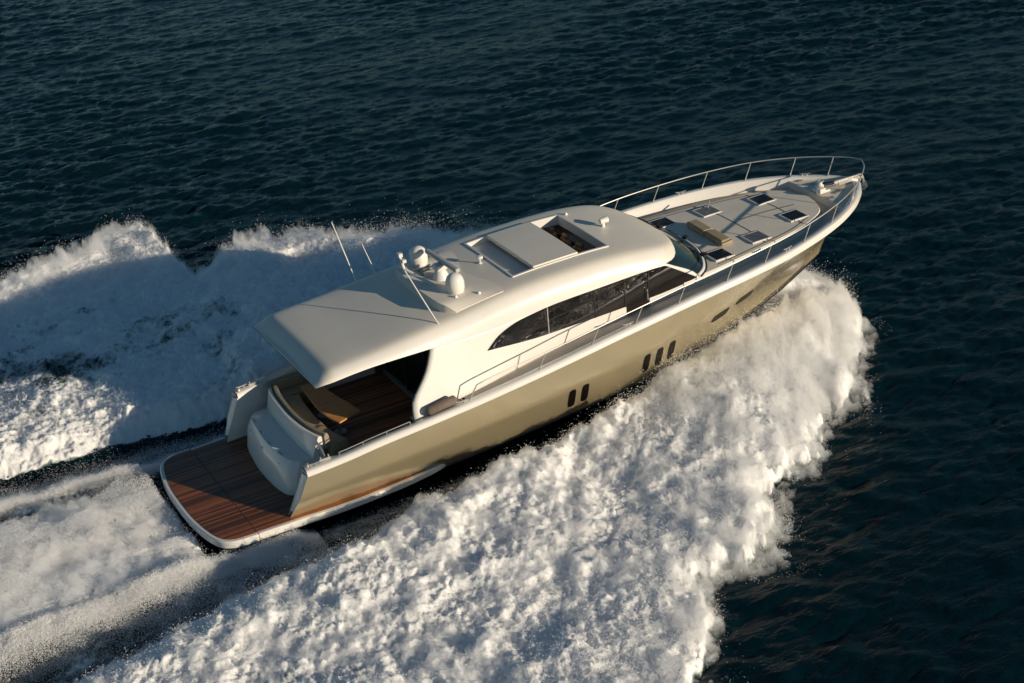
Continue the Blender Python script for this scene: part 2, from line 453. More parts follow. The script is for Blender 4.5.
def grid_mesh(name, X, Y, Z, mat, keep=None, attrs=None):
    a, b = X.shape
    co = np.stack([X, Y, Z], -1).reshape(-1, 3).astype(np.float32)
    idx = np.arange(a*b).reshape(a, b)
    q = np.stack([idx[:-1, :-1], idx[1:, :-1], idx[1:, 1:], idx[:-1, 1:]], -1).reshape(-1, 4)
    if keep is not None:
        kf = (keep[:-1, :-1] | keep[1:, :-1] | keep[1:, 1:] | keep[:-1, 1:]).reshape(-1)
        q = q[kf]
        used = np.unique(q); remap = np.full(a*b, -1); remap[used] = np.arange(len(used))
        q = remap[q]; co = co[used]
    else: used = None
    me = bpy.data.meshes.new(name)
    me.vertices.add(len(co)); me.vertices.foreach_set("co", co.reshape(-1))
    me.loops.add(q.size); me.loops.foreach_set("vertex_index", q.reshape(-1).astype(np.int32))
    me.polygons.add(len(q)); me.polygons.foreach_set("loop_start", np.arange(0, q.size, 4, dtype=np.int32))
    me.polygons.foreach_set("loop_total", np.full(len(q), 4, dtype=np.int32))
    me.polygons.foreach_set("use_smooth", np.ones(len(q), dtype=bool))
    me.update(calc_edges=True)
    for n, v in (attrs or {}).items():
        at = me.attributes.new(n, 'FLOAT', 'POINT')
        v = v.reshape(-1).astype(np.float32)
        at.data.foreach_set("value", v[used] if used is not None else v)
    me.materials.append(mat)
    o = bpy.data.objects.new(name, me); C.objects.link(o)
    return o

def build_sea():
    xs = nonuniform(-14, 46, .085, 4000); ys = nonuniform(-22, 58, .085, 4000)
    X, Y = np.meshgrid(xs, ys, indexing='ij')
    h, dx, dy = sea_disp(X, Y)
    fade = sstep(120, 20, np.maximum(np.abs(X - 16) - 30, np.abs(Y - 18) - 40))
    foam, z, sheet, cc, fwd, t, cover = wake_fields(X, Y)
    infl = np.exp(-(np.maximum(np.abs(Y) - 14, 0)/3)**2) * sstep(17.5, 14, X) * sstep(-40, -25, X)
    calm = 1 - .6*infl*(foam > .05)
    Z = h*fade*calm + np.where(np.abs(X) < 60, np.clip(z, -.3, .05), 0)*infl
    # the hull's own hole: keep water under the bottom of the boat
    inside = sstep(17, 15, X)*sstep(-2.2, -1.8, X)*sstep(2.6, 2.1, np.abs(Y))
    Z = Z*(1 - inside) - .35*inside
    o = grid_mesh("sea", X + dx*fade*calm, Y + dy*fade*calm, Z, M_sea)
    tag(o, kind="structure")
build_sea()

def foam_surface(X, Y):
    h, dx, dy = sea_disp(X, Y)
    foam, z, sheet, cc, fwd, t, cover = wake_fields(X, Y)
    base = h*.4
    Z = base + z + .03 - .25*sstep(.30, .0, foam)
    inside = sstep(17, 15.6, X)*sstep(-2.2, -1.9, X)*sstep(2.35, 1.9, np.abs(Y) + np.where(X > 10, (X-10)*.28, 0))
    Z = Z - .8*inside
    return Z, foam, sheet, cc, fwd, t, cover, z

def build_foam():
    st = .042
    xs = np.arange(-16, 17.8, st); ys = np.arange(-18.5, 20, st)
    X, Y = np.meshgrid(xs, ys, indexing='ij')
    Z, foam, *_ = foam_surface(X, Y)
    # small sideways wander so that lumps overhang a little
    jx = .06*fbm(X*2.2, Y*2.2 + 3, 3, 1); jy = .06*fbm(X*2.2 + 5, Y*2.2, 3, 2)
    o = grid_mesh("wake_foam", X + jx, Y + jy, Z, M_foam, keep=foam > .1, attrs={"foam": foam})
    tag(o, kind="stuff", label="churned white foam of the wash spreading from both sides of the yacht", cat="foam")
build_foam()

def build_spray():
    P = []; Rr = []
    def cloud(n, x0, x1, y0, y1, wfun, zfun, r0, r1):
        x = rng.uniform(x0, x1, n); y = rng.uniform(y0, y1, n)
        Z, foam, sheet, cc, fwd, t, cover, z = foam_surface(x, y)
        w = wfun(x, y, foam, sheet, cc, fwd, t, cover) * np.where((x > 5) & (np.abs(y) < YI(x) + .3), 0, 1)
        k = rng.random(n) < w
        x, y, Z = x[k], y[k], Z[k]
        hz = zfun(x, y, *(q[k] for q in (foam, sheet, cc, fwd, t, cover)))
        e = rng.exponential(1, len(x)) * hz
        P.append(np.stack([x + rng.normal(0, .03, len(x)), y + rng.normal(0, .03, len(x)), Z + e], 1))
        Rr.append(r0 + (r1 - r0)*rng.random(len(x))**3)
    # all over the foam: a thin jumping layer
    cloud(2600000, -9, 17.6, -14, 17.5, lambda x, y, f, s, c, fw, t, cv: np.clip(f - .2, 0, .8)*(.35 + .6*fw + .5*(t > .7)),
          lambda x, y, f, s, c, fw, t, cv: .07 + .09*fw + .05*np.clip((t - .6)*2.5, 0, 1)*cv + .03*c, .003, .011)
    # torn water and drops in the dark trough along the hull
    n = 900000
    x = rng.uniform(-10, 9.5, n); y = rng.uniform(2.2, 4.9, n)*np.where(rng.random(n) < .6, -1, 1)
    k = (np.abs(y) < YI(x) + .3) & (rng.random(n) < np.clip(.30 + 1.2*fbm(x*.8, y*3.2, 5, 1, .65), .04, .8))
    k &= (np.abs(y) > np.interp(x, [-2.2, 4, 10], [2.5, 2.5, 2.35]))
    x = x[k]; y = y[k]
    P.append(np.stack([x, y, sea_disp(x, y)[0]*.4 - .12 + rng.exponential(.05, len(x))], 1)); Rr.append(.0025 + .004*rng.random(len(x))**3)
    # ragged outer rims
    n = 7000000
    x = rng.uniform(-9, 17.4, n); side = np.where(rng.random(n) < .5, -1.0, 1.0)
    d = np.where(rng.random(n) < .45, rng.normal(-.35, .25, n), np.minimum(rng.exponential(.30, n), 1.5) - .35)
    y = side*(np.where(side > 0, YOp(x), YOs(x)) + rng.uniform(-2.2, 2.2, n))
    w1 = fbm(x*.55, y*.55, 3, 1); w2 = edge_noise(x, y)
    edge = np.abs(y) - (np.where(side > 0, YOp(x), YOs(x)) + (1.0*w1 + .75*w2)*sstep(17.4, 14, x))
    clump = np.clip(.35 + 1.9*fbm(x*1.3, y*1.3, 4, 3, .7), .05, 1.6)
    pr = np.where(edge < -.3, np.exp(-((edge + .3)/.35)**2), np.exp(-(edge + .3)/(.10 + .22*clump)))*clump*.6
    k = (rng.random(n) < pr) & (edge < 1.6)
    x = x[k]; y = y[k]; cl = clump[k]
    z = sea_disp(x, y)[0]*.4 + np.minimum(rng.exponential(1, len(x)), 3)*(.05 + .12*cl)*np.interp(x, [8, 14, 17.4], [1, .8, .3])
    P.append(np.stack([x, y, np.minimum(z, 1.4)], 1)); Rr.append(.0025 + .005*rng.random(len(x))**4)
    # bow sheet: water leaving the stem and fanning out
    n = 700000
    x = 17.5 - 5.5*rng.random(n)**.8; side = np.where(rng.random(n) < .6, -1, 1)
    yi = YI(x) + .05; yo = YOs(x)
    u = rng.beta(1.3, 1.2, n)
    q1 = fbm(x*.7 + side*5, yo*.4, 3, 1); q2 = fbm(x*2.3, side*4 + yo*.8, 4, 2, .65)
    y = yi + (yo*(1 + .14*q1 + .16*q2) - yi)*u
    arch = np.sin(np.pi*np.clip(u*.9 + .05, 0, 1))**.8 * np.interp(x, [12, 14, 16, 17.5], [1.05, .95, .6, .15])
    z = arch * (.35 + .75*rng.random(n)) * (1 + .7*fbm(x*1.1, y*1.1, 5, 0, .6)) + rng.exponential(.06, n)
    P.append(np.stack([x, side*y, z], 1)); Rr.append(.0025 + .005*rng.random(n)**3)
    # droplet curtains off the platform corners and along the after hull
    n = 420000
    x = .4 - 9.7*rng.random(n)**.8; side = np.where(rng.random(n) < .65, -1, 1)
    yc = np.interp(-x, [-4, 0, 2, 6, 14], [2.45, 2.6, 2.5, 2.75, 3.4])
    o_ = rng.exponential(.38, n); o_ = np.where(rng.random(n) < .35, rng.normal(.05, .12, n), o_)
    y = yc + o_
    z = np.clip(.12 + .26*sstep(-1.4, -3, x) - .28*np.clip(o_, 0, 2) + rng.normal(0, .06, n) + .12*fbm(x*1.5, y*2, 3, 1), -.05, 2) * sstep(.4, -.2, x)
    keep = (y < YI(x) + .4)
    P.append(np.stack([x, side*y, z], 1)[keep]); Rr.append((.003 + .007*rng.random(n)**3)[keep])
    # mist behind the platform
    n = 500000
    x = -2.3 - 9*rng.random(n); y = rng.normal(-.2, 1.25, n)
    lump = np.clip(.45 + 1.2*fbm(x*.45, y*.9, 4, 0, .6), 0, 1.5)
    z = .2 + lump*rng.random(n)*.65*np.exp(-((x + 6)/4.5)**2)
    keep = rng.random(n) < lump
    P.append(np.stack([x, y, z], 1)[keep]); Rr.append((.003 + .004*rng.random(n))[keep])
    P = np.concatenate(P).astype(np.float32); Rr = np.concatenate(Rr).astype(np.float32)
    me = bpy.data.meshes.new("spray_droplets")
    me.vertices.add(len(P)); me.vertices.foreach_set("co", P.reshape(-1))
    at = me.attributes.new("rad", 'FLOAT', 'POINT'); at.data.foreach_set("value", Rr)
    me.materials.append(M_drop)
    o = bpy.data.objects.new("spray_droplets", me); C.objects.link(o)
    ng = bpy.data.node_groups.new("droplets", 'GeometryNodeTree')
    ng.interface.new_socket("Geometry", in_out='INPUT', socket_type='NodeSocketGeometry')
    ng.interface.new_socket("Geometry", in_out='OUTPUT', socket_type='NodeSocketGeometry')
    gi = ng.nodes.new("NodeGroupInput"); go = ng.nodes.new("NodeGroupOutput")
    mp = ng.nodes.new("GeometryNodeMeshToPoints"); na = ng.nodes.new("GeometryNodeInputNamedAttribute")
    na.data_type = 'FLOAT'; na.inputs["Name"].default_value = "rad"
    sm = ng.nodes.new("GeometryNodeSetMaterial"); sm.inputs["Material"].default_value = M_drop
    ng.links.new(gi.outputs[0], mp.inputs["Mesh"]); ng.links.new(na.outputs["Attribute"], mp.inputs["Radius"])
    ng.links.new(mp.outputs[0], sm.inputs["Geometry"]); ng.links.new(sm.outputs[0], go.inputs[0])
    md = o.modifiers.new("droplets", 'NODES'); md.node_group = ng
    tag(o, kind="stuff", label="fine white spray thrown up along the bow wave and wake", cat="spray")
    print("droplets", len(P))
build_spray()

def build_mist():
    """airborne spray: an even, thin white volume whose ragged upper skin follows the wash"""
    m = bpy.data.materials.new("water_mist"); m.use_nodes = True
    nt = m.node_tree; nt.nodes.clear()
    o_ = nt.nodes.new("ShaderNodeOutputMaterial"); v = nt.nodes.new("ShaderNodeVolumeScatter")
    v.inputs["Color"].default_value = (.99, .99, .99, 1); v.inputs["Density"].default_value = 2.6; v.inputs["Anisotropy"].default_value = .0
    nt.links.new(v.outputs[0], o_.inputs["Volume"])
    st = .055
    xs = np.arange(-16, 18.6, st); ys = np.arange(-17, 20, st)
    X, Y = np.meshgrid(xs, ys, indexing='ij')
    Z, foam, sheet, cc, fwd, t, cover, z = foam_surface(X, Y)
    a = np.abs(Y)
    yo = np.where(Y > 0, YOp(X), YOs(X))
    w1 = fbm(X*.55, Y*.55, 3, 1); w2 = edge_noise(X, Y)
    yo = yo + (1.0*w1 + .75*w2)*sstep(17.4, 14, X)
    n1 = fbm(X*.9 + 2, Y*.9, 5, 3, .62); n2 = fbm(X*3.1, Y*3.1 + 8, 4, 1, .65)
    rim = sstep(1.6, .0, np.abs(a - yo + .35)) * sstep(17.5, 16.5, X)
    bow = fwd * sstep(-.3, .3, a - YI(X)) * sstep(.5, -.4, a - yo) * sstep(17.6, 16.6, X)
    mid = np.where(Y > 0, .25, .45) * cover * (1 - fwd)
    back = cc * .9 * np.exp(-((X + 5.5)/4)**2)
    curt = sheet * .8
    amt = np.maximum.reduce([rim, bow, mid, back, curt])
    T = amt*(.28 + .34*n1 + .20*n2 + .22*streak(X, Y) + .24*fbm(X*7.5, Y*7.5, 3, 0, .7)) - .07
    hull = sstep(17.2, 15.5, X)*sstep(-2.4, -2.2, X)*sstep(.25, -.05, a - np.interp(X, [-2.3, 8, 10, 12, 14, 16, 17], [2.6, 2.6, 2.5, 2.15, 1.4, .5, .1]))
    T = np.where(hull > .3, -1, T)
    sea0 = sea_disp(X, Y)[0]*.4
    ground = np.maximum(Z, sea0 - .05)
    top = np.where(T > 0, ground + T, ground - .25 + np.maximum(T, -1)*1.5)
    top[0, :] = top[-1, :] = -1.1; top[:, 0] = top[:, -1] = -1.1
    top = np.maximum(top, -1.1)
    o = grid_mesh("spray_mist", X, Y, top, m)
    me = o.data
    bm = bmesh.new(); bm.from_mesh(me)
    e = [q for q in bm.edges if q.is_boundary]
    r = bmesh.ops.extrude_edge_only(bm, edges=e)
    for v_ in r["geom"]:
        if isinstance(v_, bmesh.types.BMVert): v_.co.z = -1.3
    e = [q for q in bm.edges if q.is_boundary]
    bmesh.ops.contextual_create(bm, geom=e)
    bmesh.ops.recalc_face_normals(bm, faces=bm.faces)
    bm.to_mesh(me); bm.free()
    tag(o, kind="stuff", label="soft white mist of airborne spray hanging over the wash", cat="mist")
build_mist()

# ------------------------------------------------------------------ the yacht
yacht = bpy.data.objects.new("motor_yacht", None); C.objects.link(yacht)
tag(yacht, "champagne hulled motor yacht with white hardtop and teak swim platform running at speed", "yacht")

GX = [0.0, .5, 1.4, 2.2, 3.8, 4.9, 6.5, 8.2, 9.6, 11, 12, 13, 14, 15, 16, 17, 17.62, 18.05, 18.24]
GZ = [1.60, 1.63, 1.72, 1.85, 2.04, 2.16, 2.36, 2.60, 2.77, 2.93, 3.02, 3.08, 3.13, 3.18, 3.22, 3.23, 3.23, 3.22, 3.22]
GB = [2.44, 2.47, 2.54, 2.62, 2.74, 2.79, 2.84, 2.88, 2.88, 2.87, 2.84, 2.75, 2.60, 2.35, 1.98, 1.40, .88, .42, 0.0]
gz = curve(GX, GZ); gb_raw = curve(GX, GB)
def gb(x): return gb_raw(x)
hb = curve([4, 5, 8, 9.5, 11, 13, 18], [.05, .06, .12, .2, .26, .31, .31])
def deck_z(x): return gz(x) - hb(x)

# plan curve of the sheer, parametrised so that the blunt bow is round
def sheer_path(n=90):
    """half curve: stern -> stem, (x, b)"""
    pts = [(x, b) for x, b in zip(GX, GB)]
    pts[0] = (.42, 2.466); pts.pop(1)
    pts[-1] = (18.24, 0.0); pts[-2] = (18.08, .36)
    return smooth_path(pts, n)
SP = sheer_path()
TS = np.gradient(SP, axis=0); TS /= np.linalg.norm(TS, axis=1)[:, None]
NS = np.stack([-TS[:, 1]*-1*-1, TS[:, 0]], 1)   # outward normal (x, b) of the half curve
NS = np.stack([-TS[:, 1], TS[:, 0]], 1); NS[-1] = (1, 0)

def mirror_pair(G):
    """G: (n, m, 3) half surface from stern to stem with y = +b -> full closed-round-the-bow surface"""
    H = G.copy(); H[..., 1] *= -1
    return np.concatenate([H, G[::-1][1:]], 0)

# gunwale cap with bulwark
def cap():
    rows = []
    for (x, b), (nx, nb) in zip(SP, NS):
        z = float(gz(x)); dep = float(np.interp(x, [0, 8, 13, 17, 18.4], [.13, .15, .16, .17, .18]))
        out = float(np.interp(x, [0, 8, 13, 18.4], [.06, .075, .06, .035]))
        wid = .17 if x > 1.2 else .27
        hbz = float(hb(x)) if x > 3.6 else .10
        sec = [(out - .02, -dep - .02), (out, -dep), (out - .01, -dep*.45), (.02, -.015), (-.015, 0), (-wid + .02, 0), (-wid, -.015), (-wid - .035, -hbz - .02)]
        row = []
        for o_, dz in sec:
            bb = b + nb*o_
            xx = x + nx*o_
            row.append((xx, max(bb, 0.0) if o_ < 0 else bb, z + dz))
        rows.append(row)
    G = np.array(rows)
    G[-1, :, 1] = 0
    # keep the inner lines from crossing the centre plane near the stem
    for j in range(5, 8):
        G[-1, j, 0] = min(G[-1, j, 0], 18.02)
    return mirror_pair(G)
mb = MB(); mb.grid(cap())
g = mb.build("gunwale", M_white, yacht, angle=50)
# close the two after ends of the cap
# hull topsides: rows from sheer to chine
CHX = [0, 2, 4, 6, 8, 10, 12, 13.5, 15, 16.2, 16.9]
chy = curve(CHX, [2.08, 2.13, 2.17, 2.20, 2.20, 2.10, 1.76, 1.32, .78, .28, 0.0])
chz = curve(CHX, [.10, .18, .29, .42, .56, .70, .86, .98, 1.12, 1.25, 1.34])
STX = 16.9
def hull_pt(u, s):
    """u 0 stern..1 stem, s 0 sheer..1 chine; returns half point"""
    us = u
    i = us * (len(SP) - 1); i0 = int(min(math.floor(i), len(SP) - 2)); f = i - i0
    px = SP[i0]*(1-f) + SP[i0+1]*f; nn = NS[i0]*(1-f) + NS[i0+1]*f
    zt = float(gz(px[0])) - float(np.interp(px[0], [0, 8, 13, 17, 18.4], [.13, .15, .16, .17, .18]))
    top = np.array([px[0] + nn[0]*.04, max(px[1] + nn[1]*.04, 0), zt])
    xf = (px[0] - .42) / (18.24 - .42)
    xc = -.25 + xf*(STX + .25)
    bot = np.array([xc, float(chy(xc)) if xf < .999 else 0, float(chz(xc))])
    k = sstep(8, 15, px[0])
    fy = (.06*s/.38 if s < .38 else .06 + .94*((s - .38)/.62))*(1-k) + (1 - (1-s)**1.7)*k
    x = top[0] + (bot[0]-top[0])*(s*(1-k) + (1-(1-s)**1.25)*k if True else s)
    y = top[1] + (bot[1]-top[1])*fy
    z = top[2] + (bot[2]-top[2])*s
    return (x, y, z)
US = np.linspace(0, 1, 90); SS = np.array([0, .09, .18, .27, .35, .40, .48, .56, .64, .72, .8, .88, .95, 1.0])
HG = np.array([[hull_pt(u, s) for s in SS] for u in US])
HG[-1, :, 1] = 0
mb = MB(); mb.grid(mirror_pair(HG))
mb.build("hull", M_hull, yacht, angle=60)
def hull_y(x, z):
    """half breadth of the topside at (x, z) by nearest sample"""
    u = np.linspace(0, 1, 500); best = None
    P = HG.reshape(-1, 3)
    d = (P[:, 0]-x)**2 + 4*(P[:, 2]-z)**2
    i = np.argsort(d)[:6]; w = 1/(d[i] + 1e-4)
    # plane fit through the nearest samples
    A = np.c_[P[i, 0], P[i, 2], np.ones(6)]
    c, *_ = np.linalg.lstsq(A*w[:, None], P[i, 1]*w, rcond=None)
    return float(c @ [x, z, 1])
# bottom
xs = np.array([HG[i, -1, 0] for i in range(len(US))])
rows = []
for i, x in enumerate(xs):
    y = HG[i, -1, 1]; z = HG[i, -1, 2]
    kz = float(np.interp(x, [-.3, 8, 12, 14, 15.5, 16.4, 16.9], [-.55, -.5, -.3, .1, .55, 1.0, 1.34]))
    kz = min(kz, z)
    rows.append([(x, y, z), (x, y + .03 if y > .05 else y, z - .03 if y > .05 else z), (x, y*.97, z - .06 if y > .05 else z), (x, y*.5, (z + kz)/2), (x, 0, kz)])
G = np.array(rows)
mb = MB(); mb.grid(mirror_pair(G)); mb.build("hull_bottom", M_black, yacht, angle=30)
# spray rail: a thin bright line above the chine
for s in (-1, 1):
    p = [(x, s*(y + .012), z + .05) for x, y, z in HG[20:84, -1]]
    MB().tube(p, .018, 6).build("chine_rail", M_rub, yacht)

# hull windows, set 4 mm proud
def hull_patch(name, c, w, h, tilt_w, tilt_h, mat, parent, side, off=.006, n=16, power=5):
    """rounded patch following the topside; w along (1,tilt_w) h along (tilt_h,1) in x,z"""
    out = []
    for k in range(n):
        a = 2*math.pi*k/n
        ca, sa = math.cos(a), math.sin(a)
        q = (abs(ca)**power + abs(sa)**power)**(-1/power)
        u_, v_ = ca*q*w/2, sa*q*h/2
        x = c[0] + u_ + tilt_h*v_; z = c[1] + v_ + tilt_w*u_
        out.append((x, z))
    v = []
    for x, z in out: v.append((x, side*(hull_y(x, z) + off - .03), z))
    rings = (1.0, .75, .5, .25)
    for r in rings:
        for x, z in out:
            xx = c[0] + (x - c[0])*r; zz = c[1] + (z - c[1])*r
            v.append((xx, side*(hull_y(xx, zz) + off), zz))
    v.append((c[0], side*(hull_y(*c) + off), c[1]))
    f = [(j*n + k, j*n + (k+1) % n, (j+1)*n + (k+1) % n, (j+1)*n + k) for j in range(4) for k in range(n)]
    f += [(4*n + k, 4*n + (k+1) % n, 5*n) for k in range(n)]
    o = mesh_obj(name, v, f, mat, parent, smooth=False)
    return o
for side in (-1, 1):
    for x, z in ((7.42, 1.15), (7.80, 1.18), (9.67, 1.34), (10.08, 1.37), (10.48, 1.41)):
        w = hull_patch("hull_window", (x, z), .205, .68, .06, -.14, M_port, yacht, side, .014)
        hull_patch("window_frame", (x, z), .25, .75, .06, -.14, M_hull, w, side, .002)
    for x, z in ((12.12, 1.80), (12.98, 1.98)):
        w = hull_patch("hull_window", (x, z), .58, .27, .08, .25, M_port, yacht, side, .020, n=24, power=4)
        hull_patch("window_frame", (x, z), .64, .33, .08, .25, M_hull, w, side, .008, n=24, power=4)

# inner faces of the wings and cockpit sides, transom ends
CF = .95   # cockpit floor
for s in (-1, 1):
    mb = MB()
    rows = []
    for x in np.linspace(.42, 4.2, 26):
        b = float(gb(x)); z = float(gz(x)); wid = .27 if x < 1.2 else .17
        bot = .42 if x < 1.0 else CF - .05
        xb = x - (.52 if x < .43 else .52*max(0, (1.0 - x)/.58))
        rows.append([(x, s*(b - wid - .03), z - .1), (x*.5 + xb*.5, s*min(b - wid - .06, 2.32), (z - .1 + bot)/2), (xb, s*min(b - wid - .08, 2.2), bot)])
    mb.grid(rows)
    # after edge of the wing: joins the hull's outer edge to the liner
    ho = HG[0][:9]
    hin = [np.array((.42 - .52*t, float(gb(.42)) - .30 - .03*t, 1.53 - 1.1*t)) for t in np.linspace(0, 1, 9)]
    rows = []
    for p, q in zip(ho, hin):
        t = (HG[0][0][2] - p[2]) / (HG[0][0][2] - .42)
        q = np.array((.42 - .52*t, float(gb(.42)) - .30 - .03*t, p[2]))
        rows.append([(p[0], s*p[1], p[2]), (.5*(p[0]+q[0]) - .05, s*.5*(p[1]+q[1]), p[2]), (q[0], s*q[1], q[2])])
    mb.grid(rows)
    # end plate under the cap
    x0, z0 = .42, float(gz(.42))
    mb.add([(x0 - .012, s*2.53, z0 - .15), (x0 - .012, s*2.50, z0 - .02), (x0 - .012, s*2.19, z0 - .02), (x0 - .012, s*2.17, z0 - .15)], [(0, 1, 2, 3)])
    mb.build("cockpit_liner", M_white, yacht, angle=40)

# main deck: side decks and foredeck well
rows = []
for (x, b), (nx, nb) in zip(SP, NS):
    if x < 3.3: continue
    bi = max(b - .185, 0)
    xi = min(x, 18.0)
    z = float(deck_z(x)) - .005
    rows.append([(xi, y, z + .02*(1 - (y/max(bi, .1))**2)) for y in np.linspace(-bi, bi, 13)])
mb = MB(); mb.grid([r for r in rows if r[0][0] > 4.5])
for s in (-1, 1):
    mb.grid([[(x, s*y, float(deck_z(x)) - .005) for y in (2.2, float(gb(x)) - .18)] for x in np.linspace(3.25, 4.56, 8)])
mb.build("side_deck", M_walk, yacht)
# foredeck trunk (raised nonskid panel)
TK = [(11.2, 2.02), (12, 1.98), (13.4, 1.80), (14.4, 1.65), (15.2, 1.48), (15.8, 1.26), (16.2, 1.02), (16.42, .72), (16.55, .35), (16.6, 0)]
tk = smooth_path(TK, 40)
def trunk_z(x, y): return 2.98 + (x - 12)*.026 + .03*(1 - (y/2)**2)
rows = []
for x, b in tk:
    zt = trunk_z(x, 0)
    bb = max(b, .001)
    r = [(x, -bb - .03, float(deck_z(x)) - .03), (x, -bb, trunk_z(x, bb) - .03)] + [(x, y, trunk_z(x, y)) for y in np.linspace(-max(bb - .03, 0), max(bb - .03, 0), 11)] + [(x, bb, trunk_z(x, bb) - .03), (x, bb + .03, float(deck_z(x)) - .03)]
    rows.append(r)
# front face
x, b = tk[-1]
rows.append([(16.66, 0, z_[2]) if 0 else (16.62, p[1], float(deck_z(16.6)) - .03) for p, z_ in zip(rows[-1], rows[-1])])
mb = MB(); mb.grid(rows); trunk = mb.build("foredeck", M_deck, yacht, angle=30)
# panel seams: dark caulked joints lying on the foredeck
def strip(pts, w, name, mat, parent, zf, h=.006):
    mb = MB()
    pts = smooth_path(pts, 24)
    t = np.gradient(pts, axis=0); t /= np.linalg.norm(t, axis=1)[:, None]
    n = np.stack([-t[:, 1], t[:, 0]], 1)
    rows = []
    for p, q in zip(pts, n):
        a = p + q*w/2; b_ = p - q*w/2
        rows.append([(a[0], a[1], zf(*a) - .01), (a[0], a[1], zf(*a) + h), (b_[0], b_[1], zf(*b_) + h), (b_[0], b_[1], zf(*b_) - .01)])
    mb.grid(rows)
    return mb.build(name, mat, parent, smooth=False)
M_seam = simple("deck_seam", (.10, .085, .07), .8, amt=.1)
for s in (-1, 1):
    strip([(12.4, s*1.78), (13.6, s*1.62), (15.0, s*1.38), (15.9, s*1.0)], .022, "deck_seam", M_seam, trunk, trunk_z)
strip([(14.05, -1.55), (14.15, -.5), (14.15, .5), (14.05, 1.55)], .022, "deck_seam", M_seam, trunk, trunk_z)
strip([(15.45, -1.3), (15.55, 0), (15.45, 1.3)], .022, "deck_seam", M_seam, trunk, trunk_z)
strip([(14.35, .05), (15.0, .02), (16.0, -.15)], .03, "deck_seam", M_seam, trunk, trunk_z)
# bow deck
bd = [(x, b) for (x, b) in SP if x > 16.86]
out = [(16.86, -(float(gb(16.86)) - .19))] + [(min(x, 18.0), -max(b - .19, 0)) for x, b in bd]
out = out + [(x, -y) for x, y in out[::-1]][1:] if out[-1][1] == 0 else out + [(x, -y) for x, y in out[::-1]]
mb = MB(); mb.prism(out, 0, 0, zbot=lambda x, y: 2.85, ztop=lambda x, y: 3.14 + .03*(1 - y*y) )
mb.build("bow_deck", M_deck, yacht, smooth=False, bevel=.02)

# swim platform
LP = [(-2.13, 0), (-2.12, .6), (-2.07, 1.2), (-1.99, 1.7), (-1.87, 2.1), (-1.70, 2.32), (-1.45, 2.43), (-.97, 2.47)]
def sym(half): return [(x, -y) for x, y in half[::-1]] + [(x, y) for x, y in half if y > 1e-6]
lp = smooth_path(LP, 30)
mb = MB(); mb.prism(sym([tuple(p) for p in lp]), .24, .44)
plat = mb.build("swim_platform", M_white, yacht, smooth=True, angle=30, bevel=.03)
def inset(half, d, xmax):
    half = np.array(half); t = np.gradient(half, axis=0); t /= np.linalg.norm(t, axis=1)[:, None]
    n = np.stack([t[:, 1], -t[:, 0]], 1)
    q = half + n*d; q[0, 1] = 0
    q = q[q[:, 0] < xmax - .03]
    return [tuple(p) for p in q] + [(xmax - .012, q[-1, 1])]
mb = MB(); mb.prism(sym(inset(lp, .10, -.97)), .43, .447); mb.build("teak_deck", M_teak, plat, smooth=False)
# fixed after part with the side steps that taper along the hull
FS = [(-.955, 2.43), (0, 2.47), (1.3, 2.53), (2.6, 2.48), (3.4, 2.38), (3.9, 2.26), (4.1, 2.12)]
fs = [tuple(p) for p in smooth_path(FS, 30)]
mb = MB(); mb.prism([(-.955, -2.43)] + [(x, -y) for x, y in fs[1:]] + [(x, y) for x, y in fs[::-1]], .20, .43, zbot=lambda x, y: .24 + .012*max(x, 0))
fixed = mb.build("swim_platform", M_white, yacht, smooth=True, angle=30, bevel=.025)
tin = [(x, y - .10) for x, y in fs if x < 3.75]
mb = MB(); mb.prism([(x, -y) for x, y in tin] + [(x, y) for x, y in tin[::-1]], .42, .436)
mb.build("teak_deck", M_teak, fixed, smooth=False)
# black gap line
# stern module (garage door, seat)
def module():
    A = smooth_path([(.46, 1.78), (.30, 1.66), (.17, .95), (.10, .1), (.12, -.6), (.24, -1.25), (.42, -1.42)], 30)
    B = smooth_path([(.60, 1.70), (.47, 1.55), (.38, .9), (.33, .1), (.37, -.6), (.50, -1.15), (.66, -1.32)], 30)
    D = smooth_path([(1.0, 1.74), (.98, 1.6), (.95, .9), (.93, .1), (.94, -.6), (.97, -1.15), (.98, -1.34)], 30)
    T = smooth_path([(1.12, 1.74), (1.06, 1.55), (.99, .9), (.96, .1), (1.00, -.6), (1.12, -1.2), (1.18, -1.36)], 30)
    T2 = T + np.array([.09, 0]); T3 = T + np.array([.11, 0])
    rows = []
    for a, b, d, t, t2, t3 in zip(A, B, D, T, T2, T3):
        rows.append([(a[0], a[1], .44), (a[0]*.55+b[0]*.45, a[1]*.55+b[1]*.45, .95), (b[0], b[1], 1.19), (b[0]+.03, b[1], 1.225), (d[0], d[1], 1.235), (d[0]+.02, d[1], 1.27), (t[0], t[1], 1.70), (t[0]+.02, t[1], 1.745), (t2[0], t2[1], 1.745), (t3[0], t3[1], 1.70), (t3[0], t3[1], CF)])
    mb = MB(); mb.grid(rows)
    for r in (rows[0], rows[-1]):
        n = len(r); mb.add(r, [tuple(range(n))])
    return mb, B, T
mb, Bc, Tc = module()
mod = mb.build("transom_seat", M_white, yacht, angle=35)
# hinges and recessed catches on the module lid
for k in (4, 10, 16, 22):
    p = Bc[k]; MB().box((p[0] + .06, p[1], 1.235), (.045, .16, .02)).build("hinge", M_lens, mod)
for k in (5, 14, 23):
    p = Bc[k]; MB().box((p[0] - .06, p[1], 1.05), (.05, .06, .03)).build("catch", M_lens, mod)
